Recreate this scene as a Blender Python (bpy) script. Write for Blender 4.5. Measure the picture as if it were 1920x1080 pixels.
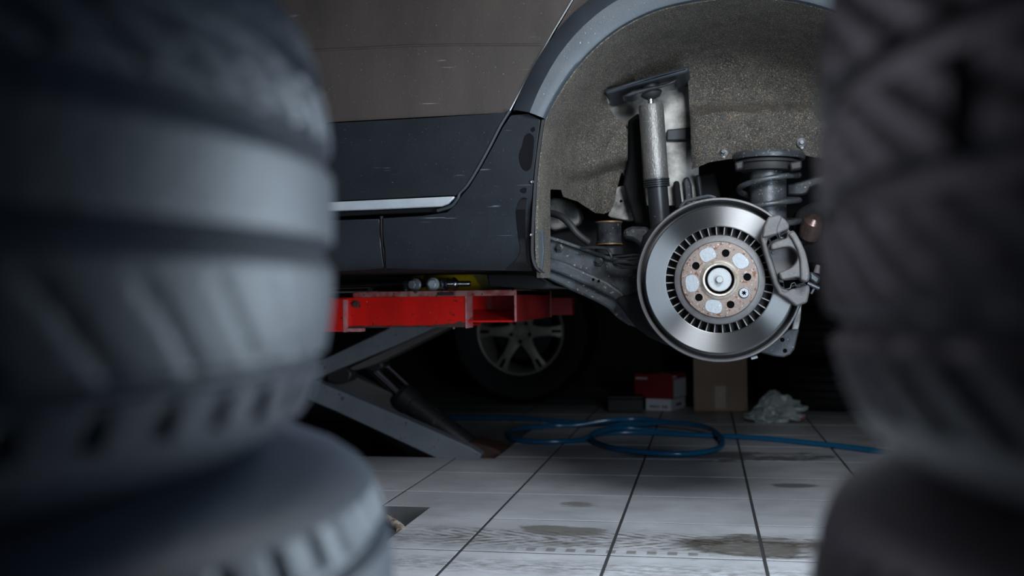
import bpy, bmesh, math, random
from mathutils import Vector, Matrix, noise as mnoise

random.seed(7)
S = bpy.context.scene
for o in list(bpy.data.objects):
    bpy.data.objects.remove(o)
COL = S.collection

# ------------------------------------------------------------------ camera
F, H = 1950.0, 0.45          # focal length in pixels (1920 wide), eye height
yc = Vector((362, -16, -F)).normalized()
zc = Vector((1, .0125, 0)).cross(yc).normalized()
xc = yc.cross(zc)
EYE = Vector((0, 0, H))
cam_d = bpy.data.cameras.new('camera')
cam_d.sensor_width = 36.0
cam_d.lens = F / 1920 * 36.0
cam_d.clip_start = .02
cam_d.dof.use_dof = True
cam_d.dof.focus_distance = 1.98
cam_d.dof.aperture_fstop = 3.4
cam = bpy.data.objects.new('camera', cam_d)
COL.objects.link(cam)
cam.matrix_world = Matrix.Translation(EYE) @ Matrix((xc, yc, zc)).to_4x4()
S.camera = cam

# ------------------------------------------------------------------ world, lights, exposure
w = bpy.data.worlds.new('world')
S.world = w
w.use_nodes = True
w.node_tree.nodes['Background'].inputs[0].default_value = (.55, .7, 1, 1)
w.node_tree.nodes['Background'].inputs[1].default_value = .012


def area(name, loc, target, sx, sy, power, color, spread=180):
    d = bpy.data.lights.new(name, 'AREA')
    d.shape = 'RECTANGLE'
    d.size, d.size_y = sx, sy
    d.energy = power
    d.color = color
    d.spread = math.radians(spread)
    o = bpy.data.objects.new(name, d)
    COL.objects.link(o)
    o.location = loc
    o.rotation_euler = (Vector(target) - Vector(loc)).to_track_quat('-Z', 'Y').to_euler()
    return o


# unseen work lamps by the right tyre stack, an added fill, and daylight from the open garage door
area('unseen_work_lamp', (.37, 1.28, .47), (-.6, 1.40, .45), .34, .52, 14, (.70, .85, 1))
area('unseen_work_lamp_upper', (.28, 1.14, 1.08), (-.12, 1.92, .32), .36, .30, 17, (.86, .93, 1))
area('side_fill', (-.62, 1.05, .75), (.35, .95, .45), .25, .3, 1.2, (.84, .82, 1))  # unseen fill, added to light the right tyre stack from the left
area('garage_door_daylight', (.9, -2.3, 1.9), (.2, 2.0, .7), 2.4, 1.4, 1.5, (.72, .86, 1))

vs = S.view_settings
vs.view_transform = 'Standard'
vs.look = 'None'
vs.gamma = 1
vs.exposure = 0
vs.use_curve_mapping = False


# ------------------------------------------------------------------ pixel helpers (a pixel is a direction; the plane gives the distance)
def ray(px, py):
    v = Vector((px - 960, 540 - py, -F))
    return Vector((xc.dot(v), yc.dot(v), zc.dot(v)))


def P(px, py, Y):
    r = ray(px, py)
    return r * (Y / r.y) + EYE


def PF(px, py, z=0):
    r = ray(px, py)
    return r * ((z - H) / r.z) + EYE


# ------------------------------------------------------------------ materials
MATS = {}


def mat(name, col, rough=.6, metal=0, col2=None, ns=8, nc=(.35, .7), bump=0, bs=40, specks=None, spec=.5,
        aniso=0, rough2=None, coat=0, stretch=None, scratches=None, extra=None, world=False, radial_bump=0):
    if name in MATS:
        return MATS[name]
    m = bpy.data.materials.new(name)
    m.use_nodes = True
    nt = m.node_tree
    L = nt.links.new
    b = nt.nodes['Principled BSDF']
    b.inputs['Base Color'].default_value = (*col, 1)
    b.inputs['Roughness'].default_value = rough
    b.inputs['Metallic'].default_value = metal
    b.inputs['Specular IOR Level'].default_value = spec
    b.inputs['Coat Weight'].default_value = coat
    if world:
        co = nt.nodes.new('ShaderNodeNewGeometry').outputs['Position']
    else:
        co = nt.nodes.new('ShaderNodeTexCoord').outputs['Object']
    if stretch:
        mp = nt.nodes.new('ShaderNodeMapping')
        mp.inputs['Scale'].default_value = stretch
        L(co, mp.inputs[0])
        cs = mp.outputs[0]
    else:
        cs = co

    def noise(scale, detail=6, vec=None, rgh=.6):
        n = nt.nodes.new('ShaderNodeTexNoise')
        n.inputs['Scale'].default_value = scale
        n.inputs['Detail'].default_value = detail
        n.inputs['Roughness'].default_value = rgh
        L(vec or cs, n.inputs['Vector'])
        return n.outputs['Fac']

    def rng(f, a, b_, lo=0, hi=1):
        r = nt.nodes.new('ShaderNodeMapRange')
        r.inputs[1].default_value, r.inputs[2].default_value = a, b_
        r.inputs[3].default_value, r.inputs[4].default_value = lo, hi
        L(f, r.inputs[0])
        return r.outputs[0]

    def mix(fac, a, c):
        x = nt.nodes.new('ShaderNodeMix')
        x.data_type = 'RGBA'
        L(fac, x.inputs[0])
        for s, v in ((x.inputs[6], a), (x.inputs[7], c)):
            if isinstance(v, tuple):
                s.default_value = (*v, 1)
            else:
                L(v, s)
        return x.outputs[2]

    def mth(op, a, c=0.0):
        x = nt.nodes.new('ShaderNodeMath')
        x.operation = op
        for s, v in ((x.inputs[0], a), (x.inputs[1], c)):
            if isinstance(v, (int, float)):
                s.default_value = v
            else:
                L(v, s)
        return x.outputs[0]

    cur = None
    if col2:
        f = rng(noise(ns), *nc)
        cur = mix(f, col, col2)
        if rough2 is not None:
            L(rng(f, 0, 1, rough, rough2), b.inputs['Roughness'])
    for sp in (specks or []):
        scol, sscale, thr = sp
        f = rng(noise(sscale, 3, co, .5), thr, thr + .04)
        cur = mix(f, cur if cur is not None else col, scol)
    for sc in (scratches or []):
        scol, vec, thr = sc
        mp = nt.nodes.new('ShaderNodeMapping')
        mp.inputs['Scale'].default_value = vec
        L(co, mp.inputs[0])
        f = mth('MULTIPLY', rng(noise(1, 2, mp.outputs[0], .5), thr, thr + .05), rng(noise(9, 2, co), .52, .62))
        cur = mix(f, cur if cur is not None else col, scol)
    if extra:
        cur = extra(nt, L, noise, rng, mix, mth, co, cur if cur is not None else col, b)
    if cur is not None:
        L(cur, b.inputs['Base Color'])
    if aniso:
        b.inputs['Anisotropic'].default_value = aniso
        t = nt.nodes.new('ShaderNodeTangent')
        t.direction_type = 'RADIAL'
        t.axis = 'Y'
        L(t.outputs[0], b.inputs['Tangent'])
        b.inputs['Anisotropic Rotation'].default_value = .25
    hsrc = None
    if radial_bump:
        sx = nt.nodes.new('ShaderNodeSeparateXYZ')
        L(co, sx.inputs[0])
        r = mth('SQRT', mth('ADD', mth('POWER', sx.outputs[0], 2), mth('POWER', sx.outputs[2], 2)))
        cx = nt.nodes.new('ShaderNodeCombineXYZ')
        L(mth('MULTIPLY', r, radial_bump), cx.inputs[0])
        hsrc = noise(1, 4, cx.outputs[0])
        rr = rng(hsrc, .3, .7, rough - .05, rough + .06)
        L(rr, b.inputs['Roughness'])
        cur = mix(rng(hsrc, .3, .75), col, tuple(c * .62 for c in col))
        L(cur, b.inputs['Base Color'])
    if bump:
        bn = nt.nodes.new('ShaderNodeBump')
        bn.inputs['Strength'].default_value = bump
        bn.inputs['Distance'].default_value = .002
        L(hsrc or noise(bs, 5, cs), bn.inputs['Height'])
        L(bn.outputs[0], b.inputs['Normal'])
    MATS[name] = m
    return m


def tile_extra(nt, L, noise, rng, mix, mth, co, cur, b):
    sx = nt.nodes.new('ShaderNodeSeparateXYZ')
    L(co, sx.inputs[0])
    X, Y = sx.outputs[0], sx.outputs[1]
    # per-tile tint
    oi = nt.nodes.new('ShaderNodeObjectInfo')
    cur = mix(rng(oi.outputs['Random'], 0, 1, 0, .25), cur, (.30, .30, .32))
    mp = nt.nodes.new('ShaderNodeMapping')
    mp.inputs['Scale'].default_value = (.55, 1.6, 1)
    L(co, mp.inputs[0])
    wn = noise(9, 7, mp.outputs[0], .65)
    fine = noise(60, 5, mp.outputs[0], .7)

    def ell(x, y, rx, ry, soft=.45):
        a = mth('POWER', mth('DIVIDE', mth('SUBTRACT', X, x), rx), 2)
        c = mth('POWER', mth('DIVIDE', mth('SUBTRACT', Y, y), ry), 2)
        d = mth('ADD', mth('ADD', a, c), mth('ADD', mth('MULTIPLY', mth('SUBTRACT', wn, .5), 4.5), mth('MULTIPLY', mth('SUBTRACT', fine, .5), 2.5)))
        return rng(d, 1, 1 - soft, 0, 1)
    brown = (.045, .036, .024)
    # dirty band on the two front tile rows
    band = rng(mth('ABSOLUTE', mth('SUBTRACT', Y, 1.93)), .13, .02)
    cur = mix(mth('MULTIPLY', mth('MULTIPLY', band, rng(mth('ADD', mth('MULTIPLY', wn, .5), mth('MULTIPLY', fine, .5)), .44, .62)), .9), cur, brown)
    band2 = rng(mth('ABSOLUTE', mth('SUBTRACT', Y, 1.73)), .07, .01)
    cur = mix(mth('MULTIPLY', mth('MULTIPLY', band2, rng(fine, .42, .6)), .6), cur, brown)
    # tyre prints: slanted lugs and a row of square shoulder blocks
    lug = mth('SINE', mth('ADD', mth('MULTIPLY', X, 150), mth('MULTIPLY', mth('ABSOLUTE', mth('SUBTRACT', Y, 1.93)), 260)))
    lugm = mth('MULTIPLY', rng(lug, .1, .5), rng(mth('ABSOLUTE', mth('SUBTRACT', Y, 1.935)), .072, .055))
    xr = mth('MULTIPLY', rng(X, -.58, -.48), rng(X, .02, -.03))
    cur = mix(mth('MULTIPLY', mth('MULTIPLY', lugm, xr), mth('MULTIPLY', rng(fine, .40, .55), .75)), cur, (.09, .08, .066))
    blk = mth('MULTIPLY', rng(mth('SINE', mth('MULTIPLY', X, 175)), -.1, .25), rng(mth('ABSOLUTE', mth('SUBTRACT', Y, 1.848)), .014, .009))
    cur = mix(mth('MULTIPLY', mth('MULTIPLY', blk, mth('MULTIPLY', rng(X, -.4, -.3), rng(X, .02, -.03))), .7), cur, (.10, .09, .075))
    # dried puddle: dark rim, paler middle
    rim = ell(.06, 1.92, .13, .09)
    inn = ell(.075, 1.905, .085, .055)
    cur = mix(mth('MULTIPLY', rim, rng(fine, .30, .55, .55, .97)), cur, brown)
    cur = mix(mth('MULTIPLY', inn, rng(fine, .35, .6, .05, .6)), cur, (.17, .16, .145))
    cur = mix(mth('MULTIPLY', ell(.27, 1.93, .12, .07), .8), cur, (.07, .055, .04))
    cur = mix(mth('MULTIPLY', ell(-.27, 2.0, .09, .045), .75), cur, (.10, .09, .07))
    cur = mix(mth('MULTIPLY', ell(-.28, 2.26, .05, .03), .7), cur, (.13, .115, .09))
    cur = mix(mth('MULTIPLY', ell(.02, 3.0, .28, .10), .75), cur, (.03, .03, .03))
    cur = mix(mth('MULTIPLY', ell(.2, 2.55, .05, .03), .7), cur, (.06, .06, .06))
    cur = mix(mth('MULTIPLY', rng(noise(26, 5, mp.outputs[0], .7), .63, .72), .55), cur, (.07, .065, .06))
    L(rng(wn, .3, .7, .28, .55), b.inputs['Roughness'])
    return cur


def setup_mats():
    M = {}
    M['tile'] = mat('floor_tile_glaze', (.46, .462, .475), .45, world=True, col2=(.33, .33, .34), ns=6, extra=tile_extra, bump=.12, bs=90, spec=.3)
    M['grout'] = mat('grout', (.02, .02, .02), .9)
    M['concrete'] = mat('pit_concrete', (.085, .085, .088), .9, col2=(.05, .05, .05), ns=20, bump=.4, bs=60)
    M['wall'] = mat('wall_paint', (.035, .034, .033), .9, col2=(.025, .024, .023), ns=4)
    M['paint'] = mat('dusty_car_paint', (.054, .043, .037), .58, col2=(.036, .029, .026), ns=9, bump=.10, bs=260, stretch=(1, 1, .35),
                     specks=[((.16, .15, .14), 330, .70)], scratches=[((.20, .19, .18), (6, 1, 120), .68)], spec=.4)
    M['clad'] = mat('dark_plastic_cladding', (.0125, .0150, .0190), .5, col2=(.009, .011, .014), ns=14, bump=.08, bs=420,
                    specks=[((.11, .12, .13), 380, .71)], scratches=[((.13, .145, .16), (9, 1, 190), .665)], spec=.3)
    M['sill'] = mat('sill_plastic', (.015, .018, .023), .40, col2=(.010, .012, .015), ns=10, bump=.08, bs=400,
                    scratches=[((.3, .33, .36), (10, 1, 230), .69)], spec=.5)
    M['wet'] = mat('wet_patch', (.006, .006, .007), .15)
    M['arch'] = mat('arch_trim_plastic', (.036, .045, .053), .5, col2=(.024, .031, .038), ns=18, bump=.1, bs=300,
                    specks=[((.30, .34, .37), 420, .70)], scratches=[((.45, .5, .54), (60, 1, 60), .70)], spec=.5)
    M['archd'] = mat('arch_trim_dark', (.028, .034, .041), .5, col2=(.02, .024, .03), ns=12, bump=.08, bs=300, spec=.45)
    M['strip'] = mat('silver_trim', (.50, .53, .56), .38, .35, col2=(.42, .45, .48), ns=30)
    M['chrome'] = mat('chrome', (.80, .82, .85), .22, 1, bump=.05, bs=30)
    M['seal'] = mat('black_seal', (.008, .008, .009), .6, spec=.2)
    M['edge'] = mat('edge_highlight', (.42, .43, .44), .3, .5)  # bright tone paints the highlight line along the door edge
    M['felt'] = mat('felt_liner', (.090, .082, .071), .85, col2=(.050, .047, .044), ns=26, bump=1.0, bs=420,
                    specks=[((.022, .021, .02), 420, .56), ((.27, .21, .13), 380, .60), ((.46, .38, .25), 520, .655), ((.34, .15, .05), 170, .69)], spec=.3)
    M['primer'] = mat('grey_body_metal', (.48, .46, .42), .5, .25, col2=(.09, .085, .08), ns=14, nc=(.38, .62), bump=.15, bs=30)
    M['under'] = mat('underbody_black', (.010, .010, .011), .8, bump=.2, bs=30, spec=.15)
    M['arm'] = mat('dirty_steel_arm', (.062, .069, .077), .55, .35, col2=(.016, .017, .019), ns=16, nc=(.4, .62), bump=.35, bs=120,
                   specks=[((.24, .22, .19), 160, .66), ((.16, .08, .04), 70, .68)])
    M['shock'] = mat('dusty_shock_tube', (.20, .195, .185), .42, .55, col2=(.12, .118, .112), ns=40, bump=.5, bs=260,
                     specks=[((.40, .37, .31), 300, .63)], stretch=(1, 1, .4))
    M['bsteel'] = mat('black_steel', (.028, .031, .035), .33, .3, bump=.1, bs=60, specks=[((.2, .2, .2), 160, .70)])
    M['spring'] = mat('worn_spring_steel', (.10, .11, .12), .42, .5, col2=(.05, .052, .055), ns=40, bump=.3, bs=160,
                      specks=[((.36, .34, .30), 190, .64)])
    M['rubber'] = mat('rubber', (.018, .018, .019), .6, bump=.2, bs=90)
    M['disc'] = mat('brushed_disc', (.20, .20, .20), .38, 1, aniso=1.0, radial_bump=900, bump=.05)
    M['cast'] = mat('cast_iron', (.108, .103, .103), .55, .35, col2=(.082, .077, .076), ns=60, bump=.25, bs=200)
    M['gap'] = mat('shaded_iron', (.022, .020, .020), .8, .1, bump=.2, bs=150)  # darkened iron: the shade behind the vanes is put into the colour
    M['shield'] = mat('shield_steel', (.095, .089, .088), .5, .4, col2=(.07, .066, .066), ns=40, bump=.2, bs=180)
    M['vane'] = mat('vane_iron', (.16, .15, .148), .6, .3, bump=.3, bs=150)
    M['caliper'] = mat('caliper_iron', (.100, .093, .092), .62, .25, col2=(.076, .070, .069), ns=50, bump=.35, bs=240,
                       specks=[((.20, .19, .185), 350, .68)])
    M['rust'] = mat('rusty_hub', (.20, .145, .115), .6, .45, col2=(.15, .125, .115), ns=70, bump=.6, bs=260,
                    specks=[((.12, .05, .025), 130, .60), ((.40, .33, .28), 240, .64), ((.04, .03, .025), 190, .66)])
    M['patch'] = mat('silver_patch', (.27, .28, .29), .45, .6, bump=.25, bs=160, specks=[((.45, .42, .38), 150, .66)])
    M['ring'] = mat('hub_ring', (.62, .56, .48), .38, .7, col2=(.36, .22, .11), ns=55, nc=(.5, .72), bump=.3, bs=200)
    M['cap'] = mat('hub_cap_grey', (.30, .31, .31), .5, .4, specks=[((.06, .06, .06), 260, .66)], bump=.15, bs=120)
    M['rustdark'] = mat('dark_rusty_metal', (.12, .075, .06), .3, .6, col2=(.05, .04, .04), ns=40, bump=.4, bs=60)
    M['hole'] = mat('hole_shade_black', (.003, .003, .003), .9, spec=0)  # near-black that paints the deep shade of holes, gaps and recesses
    M['bronze'] = mat('bush_rust_ring', (.28, .17, .07), .5, .5)
    M['red'] = mat('red_lift_paint', (.78, .010, .006), .36, col2=(.56, .008, .005), ns=16, bump=.12, bs=60, coat=.3,
                   specks=[((.10, .015, .01), 85, .66), ((.62, .30, .20), 230, .72)], stretch=(1, 1, .5))
    M['redtop'] = mat('worn_red_edge', (.28, .05, .045), .5, col2=(.34, .17, .15), ns=38, nc=(.45, .6), bump=.3, bs=120,
                      specks=[((.07, .03, .025), 80, .6)])
    M['redd'] = mat('dull_red_paint', (.34, .014, .012), .5, col2=(.22, .01, .01), ns=20)
    M['pink'] = mat('chipped_pink_edge', (.46, .26, .27), .5, col2=(.55, .07, .06), ns=60)
    M['grime'] = mat('grime', (.035, .02, .016), .7, col2=(.10, .03, .02), ns=60, bump=.5, bs=120)
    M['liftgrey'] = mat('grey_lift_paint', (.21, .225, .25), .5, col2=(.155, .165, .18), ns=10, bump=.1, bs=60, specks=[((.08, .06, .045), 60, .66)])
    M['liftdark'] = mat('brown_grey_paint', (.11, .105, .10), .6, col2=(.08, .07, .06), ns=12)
    M['cyl'] = mat('greasy_cylinder', (.03, .029, .03), .45, .3, bump=.4, bs=40, specks=[((.12, .10, .085), 50, .66)])
    M['rod'] = mat('cylinder_rod', (.42, .41, .46), .22, 1)
    M['yellow'] = mat('yellow_rubber', (.85, .58, .01), .5, col2=(.75, .47, .008), ns=20, bump=.1, bs=60)
    M['yellowd'] = mat('scuffed_yellow', (.44, .37, .12), .6, col2=(.30, .25, .09), ns=60, bump=.3, bs=120)
    M['hose'] = mat('blue_hose', (.007, .095, .20), .25, coat=.3)
    M['card'] = mat('cardboard', (.42, .285, .20), .8, col2=(.36, .24, .165), ns=8)
    M['tape'] = mat('carton_tape', (.50, .36, .27), .35)
    M['redbox'] = mat('red_carton', (.24, .006, .008), .55)
    M['white'] = mat('white_carton', (.66, .66, .70), .6)
    M['ink'] = mat('dark_print', (.03, .03, .05), .6)
    M['bag'] = mat('white_plastic_film', (.34, .38, .375), .35, specks=[((.5, .06, .04), 14, .67)], bump=.3, bs=40)
    M['blackbox'] = mat('black_plastic_case', (.008, .011, .011), .4)
    M['tyreL'] = mat('blue_grey_rubber', (.035, .053, .084), .46, col2=(.023, .036, .059), ns=12, bump=.25, bs=130, spec=.55)
    M['tyreR'] = mat('worn_black_rubber', (.062, .060, .070), .50, col2=(.044, .043, .05), ns=14, bump=.25, bs=130, spec=.5,
                     specks=[((.25, .25, .30), 60, .72)])
    M['tyreB'] = mat('black_rubber', (.011, .011, .012), .6, bump=.2, bs=90)
    M['alloy'] = mat('alloy_wheel_paint', (.55, .51, .44), .45, .3)
    return M


M = setup_mats()

# ------------------------------------------------------------------ mesh helpers
WL = {}


def finish(name, bm, material, parent=None, smooth=35, bevel=0, bseg=2, bang=40):
    bmesh.ops.recalc_face_normals(bm, faces=bm.faces)
    c = Vector((0, 0, 0))
    lo = Vector((1e9,) * 3)
    hi = -lo
    for v in bm.verts:
        for i in range(3):
            lo[i] = min(lo[i], v.co[i])
            hi[i] = max(hi[i], v.co[i])
    c = (lo + hi) / 2
    if parent is None:
        c.z = lo.z
    for v in bm.verts:
        v.co -= c
    me = bpy.data.meshes.new(name)
    bm.to_mesh(me)
    bm.free()
    if smooth:
        me.shade_smooth()
        me.set_sharp_from_angle(angle=math.radians(smooth))
    for mm in (material if isinstance(material, (list, tuple)) else [material]):
        me.materials.append(mm)
    o = bpy.data.objects.new(name, me)
    COL.objects.link(o)
    WL[o] = c.copy()
    if parent is not None:
        o.parent = parent
        o.location = c - WL[parent]
    else:
        o.location = c
    if bevel:
        bv = o.modifiers.new('bevel', 'BEVEL')
        bv.width = bevel
        bv.segments = bseg
        bv.limit_method = 'ANGLE'
        bv.angle_limit = math.radians(bang)
    return o


def thing(name, label, cat, loc, group=None):
    o = bpy.data.objects.new(name, None)
    COL.objects.link(o)
    o.empty_display_size = .05
    o.location = loc
    WL[o] = Vector(loc)
    tag(o, label, cat, group)
    return o


def tag(o, label, cat, group=None, kind=None):
    o['label'] = label
    o['category'] = cat
    if group:
        o['group'] = group
    if kind:
        o['kind'] = kind
    return o


def struct(o, label=None):
    o['kind'] = 'structure'
    if label:
        o['label'] = label
    return o


def lab(o, label):
    o['label'] = label
    return o


def NB():
    return bmesh.new()


def box(bm, lo, hi, mtx=None):
    vs = [bm.verts.new((x, y, z)) for x in (lo[0], hi[0]) for y in (lo[1], hi[1]) for z in (lo[2], hi[2])]
    for f in ((0, 1, 3, 2), (4, 6, 7, 5), (0, 4, 5, 1), (2, 3, 7, 6), (0, 2, 6, 4), (1, 5, 7, 3)):
        bm.faces.new([vs[i] for i in f])
    if mtx:
        for v in vs:
            v.co = mtx @ v.co
    return vs


def prism(bm, pts, Y0, Y1, Yb=None):
    """polygon given in pixels at depth Y0, pushed back parallel to Y as far as Y1"""
    a = [P(x, y, Y0) for x, y in pts]
    f = [bm.verts.new(p) for p in a]
    k = [bm.verts.new((p.x, Y1, p.z)) for p in a]
    bm.faces.new(f)
    bm.faces.new(list(reversed(k)))
    n = len(a)
    for i in range(n):
        bm.faces.new((f[i], k[i], k[(i + 1) % n], f[(i + 1) % n]))


def smoothpts(pts, n=6, closed=False):
    """Catmull-Rom resampling of 2-D or 3-D points"""
    V = [Vector(p) for p in pts]
    out = []
    m = len(V)
    for i in range(m if closed else m - 1):
        if closed:
            p0, p1, p2, p3 = V[(i - 1) % m], V[i], V[(i + 1) % m], V[(i + 2) % m]
        else:
            p0, p1, p2, p3 = V[max(i - 1, 0)], V[i], V[i + 1], V[min(i + 2, m - 1)]
        for j in range(n):
            t = j / n
            out.append(.5 * (2 * p1 + (p2 - p0) * t + (2 * p0 - 5 * p1 + 4 * p2 - p3) * t * t + (3 * p1 - p0 - 3 * p2 + p3) * t ** 3))
    if not closed:
        out.append(V[-1])
    return out


def tube(bm, pts, rad, n=12, closed=False, caps=True):
    V = [Vector(p) for p in pts]
    m = len(V)
    R = rad if isinstance(rad, (list, tuple)) else [rad] * m
    up = None
    rings = []
    for i in range(m):
        if closed:
            t = (V[(i + 1) % m] - V[i - 1]).normalized()
        else:
            t = (V[min(i + 1, m - 1)] - V[max(i - 1, 0)]).normalized()
        if up is None:
            up = t.orthogonal().normalized()
        up = (up - t * up.dot(t)).normalized()
        s = t.cross(up)
        rings.append([bm.verts.new(V[i] + (up * math.cos(a) + s * math.sin(a)) * R[i]) for a in [2 * math.pi * k / n for k in range(n)]])
    for i in range(m if closed else m - 1):
        A, B = rings[i], rings[(i + 1) % m]
        for k in range(n):
            bm.faces.new((A[k], A[(k + 1) % n], B[(k + 1) % n], B[k]))
    if caps and not closed:
        bm.faces.new(rings[0])
        bm.faces.new(list(reversed(rings[-1])))


def lathe(bm, prof, mtx, n=64, closed=False):
    """profile of (radius, height) about local Z, placed by mtx"""
    rings = []
    for r, z in prof:
        if r < 1e-6:
            rings.append([bm.verts.new(mtx @ Vector((0, 0, z)))])
        else:
            rings.append([bm.verts.new(mtx @ Vector((r * math.cos(2 * math.pi * k / n), r * math.sin(2 * math.pi * k / n), z))) for k in range(n)])
    m = len(rings)
    for i in range(m if closed else m - 1):
        A, B = rings[i], rings[(i + 1) % m]
        for k in range(n):
            k2 = (k + 1) % n
            if len(A) == 1 and len(B) == 1:
                continue
            if len(A) == 1:
                bm.faces.new((A[0], B[k], B[k2]))
            elif len(B) == 1:
                bm.faces.new((A[k], A[k2], B[0]))
            else:
                bm.faces.new((A[k], A[k2], B[k2], B[k]))


def axis_mtx(org, direction):
    d = Vector(direction).normalized()
    return Matrix.Translation(org) @ d.to_track_quat('Z', 'Y').to_matrix().to_4x4()


def facing(org):
    """local x right, y up, z towards the camera side (-Y)"""
    return Matrix.Translation(org) @ Matrix(((1, 0, 0), (0, 0, -1), (0, 1, 0))).to_4x4()


def booldiff(o, cutters):
    for c in cutters:
        md = o.modifiers.new('cut', 'BOOLEAN')
        md.operation = 'DIFFERENCE'
        md.solver = 'EXACT'
        md.object = c
    bpy.context.view_layer.update()
    dg = bpy.context.evaluated_depsgraph_get()
    me = bpy.data.meshes.new_from_object(o.evaluated_get(dg))
    o.modifiers.clear()
    old = o.data
    o.data = me
    me.name = old.name
    bpy.data.meshes.remove(old)
    for c in cutters:
        bpy.data.objects.remove(c)


def interp(tab, x):
    if x <= tab[0][0]:
        return tab[0][1]
    for (a, b), (c, d) in zip(tab, tab[1:]):
        if x <= c:
            t = (x - a) / (c - a)
            t = t * t * (3 - 2 * t) * .5 + t * .5
            return b + (d - b) * t
    return tab[-1][1]


def sstep(a, b, x):
    t = max(0, min(1, (x - a) / (b - a)))
    return t * t * (3 - 2 * t)


# ------------------------------------------------------------------ floor, pits, walls
TX0, TX = -.1725, .2655
TY0, TY = 1.822, .2735
HOLES = [(-1.40, -.593, 1.822, 2.198), (-2.0, -.590, 2.885, 3.75)]
RX0, RX1, RY0, RY1, RZ = -3.0, 2.8, -2.6, 5.3, 3.0


def cutrect(r, h):
    x0, x1, y0, y1 = r
    a0, a1, b0, b1 = h
    if a1 <= x0 or a0 >= x1 or b1 <= y0 or b0 >= y1:
        return [r]
    out = []
    if a0 > x0:
        out.append((x0, a0, y0, y1))
    if a1 < x1:
        out.append((a1, x1, y0, y1))
    cx0, cx1 = max(x0, a0), min(x1, a1)
    if b0 > y0:
        out.append((cx0, cx1, y0, b0))
    if b1 < y1:
        out.append((cx0, cx1, b1, y1))
    return [q for q in out if q[1] - q[0] > .012 and q[3] - q[2] > .012]


fl = [(RX0, RX1, RY0, RY1)]
for h in HOLES:
    fl = [q for r in fl for q in cutrect(r, h)]
bm = NB()
for x0, x1, y0, y1 in fl:
    box(bm, (x0, y0, -.05), (x1, y1, -.0010))
floor = struct(finish('floor', bm, M['grout'], None, 0), 'pale square tiled workshop floor with dark grout')

tiles = []
for i in range(-11, 12):
    for j in range(-16, 13):
        r = (TX0 + i * TX, TX0 + (i + 1) * TX, TY0 + j * TY, TY0 + (j + 1) * TY)
        r = (max(r[0], RX0), min(r[1], RX1), max(r[2], RY0), min(r[3], RY1))
        if r[1] - r[0] < .03 or r[3] - r[2] < .03:
            continue
        rs = [(r[0] + .003, r[1] - .003, r[2] + .0034, r[3] - .0034)]
        for h in HOLES:
            rs = [q for a in rs for q in cutrect(a, h)]
        if rs:
            tiles.append(rs)          # a tile at a recess is an L of several rectangles


def tile_score(ts):
    t = ts[0]
    x, y = (t[0] + t[1]) / 2, (t[2] + t[3]) / 2
    v = Vector((x, y, -H))
    cx, cz = xc * v.x + yc * v.y + zc * v.z, 0
    d = -(cx.z)
    if d < .3:
        return -1e6 + d
    px, py = 960 + F * cx.x / d, 540 - F * cx.y / d
    out = max(0, -150 - px, px - 2070, py - 1300)
    return -d * 10 - out


tiles.sort(key=tile_score, reverse=True)


def tile_geo(bm, w2, d2, cx=0, cy=0, e=.0004):
    a = [bm.verts.new((cx + sx * w2, cy + sy * d2, -.008)) for sx, sy in ((-1, -1), (1, -1), (1, 1), (-1, 1))]
    b = [bm.verts.new((cx + sx * w2, cy + sy * d2, -.0004)) for sx, sy in ((-1, -1), (1, -1), (1, 1), (-1, 1))]
    c = [bm.verts.new((cx + sx * (w2 - e), cy + sy * (d2 - e), 0)) for sx, sy in ((-1, -1), (1, -1), (1, 1), (-1, 1))]
    for k in range(4):
        n = (k + 1) % 4
        bm.faces.new((a[k], a[n], b[n], b[k]))
        bm.faces.new((b[k], b[n], c[n], c[k]))
    bm.faces.new(c)


cache = {}
for ts in tiles[:280]:
    cx = (min(t[0] for t in ts) + max(t[1] for t in ts)) / 2
    cy = (min(t[2] for t in ts) + max(t[3] for t in ts)) / 2
    key = tuple(round(q, 4) for t in ts for q in (t[0] - cx, t[1] - cx, t[2] - cy, t[3] - cy))
    if key not in cache:
        bm = NB()
        for t in ts:
            tile_geo(bm, (t[1] - t[0]) / 2, (t[3] - t[2]) / 2, (t[0] + t[1]) / 2 - cx, (t[2] + t[3]) / 2 - cy, 0 if len(ts) > 1 else .0004)
        me = bpy.data.meshes.new('tile')
        bm.to_mesh(me)
        bm.free()
        me.materials.append(M['tile'])
        cache[key] = me
    o = bpy.data.objects.new('tile', cache[key])
    COL.objects.link(o)
    o.parent = floor
    o.location = Vector((cx, cy, random.uniform(-.0004, .0003))) - WL[floor]
bm = NB()
for ts in tiles[280:]:
    for t in ts:
        tile_geo(bm, (t[1] - t[0]) / 2, (t[3] - t[2]) / 2, (t[0] + t[1]) / 2, (t[2] + t[3]) / 2)
far_t = finish('floor_tiles', bm, M['tile'], floor, 0)
far_t['kind'] = 'stuff'

for k, (x0, x1, y0, y1) in enumerate(HOLES):
    dp = -.16 if k == 0 else -.22
    bm = NB()
    box(bm, (x0 - .03, y0 - .03, dp - .03), (x1 + .03, y1 + .03, dp))
    box(bm, (x0 - .03, y0 - .03, dp), (x0 + .0015, y1 + .03, -.0011))
    box(bm, (x1 - .0015, y0 - .03, dp), (x1 + .03, y1 + .03, -.0011))
    box(bm, (x0, y0 - .03, dp), (x1, y0 + .0015, -.0011))
    box(bm, (x0, y1 - .0015, dp), (x1, y1 + .03, -.0011))
    finish('floor_recess', bm, M['concrete'], floor, 0)


def wall(name, lo, hi, m, label):
    bm = NB()
    box(bm, lo, hi)
    return struct(finish(name, bm, m, None, 0), label)


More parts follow.
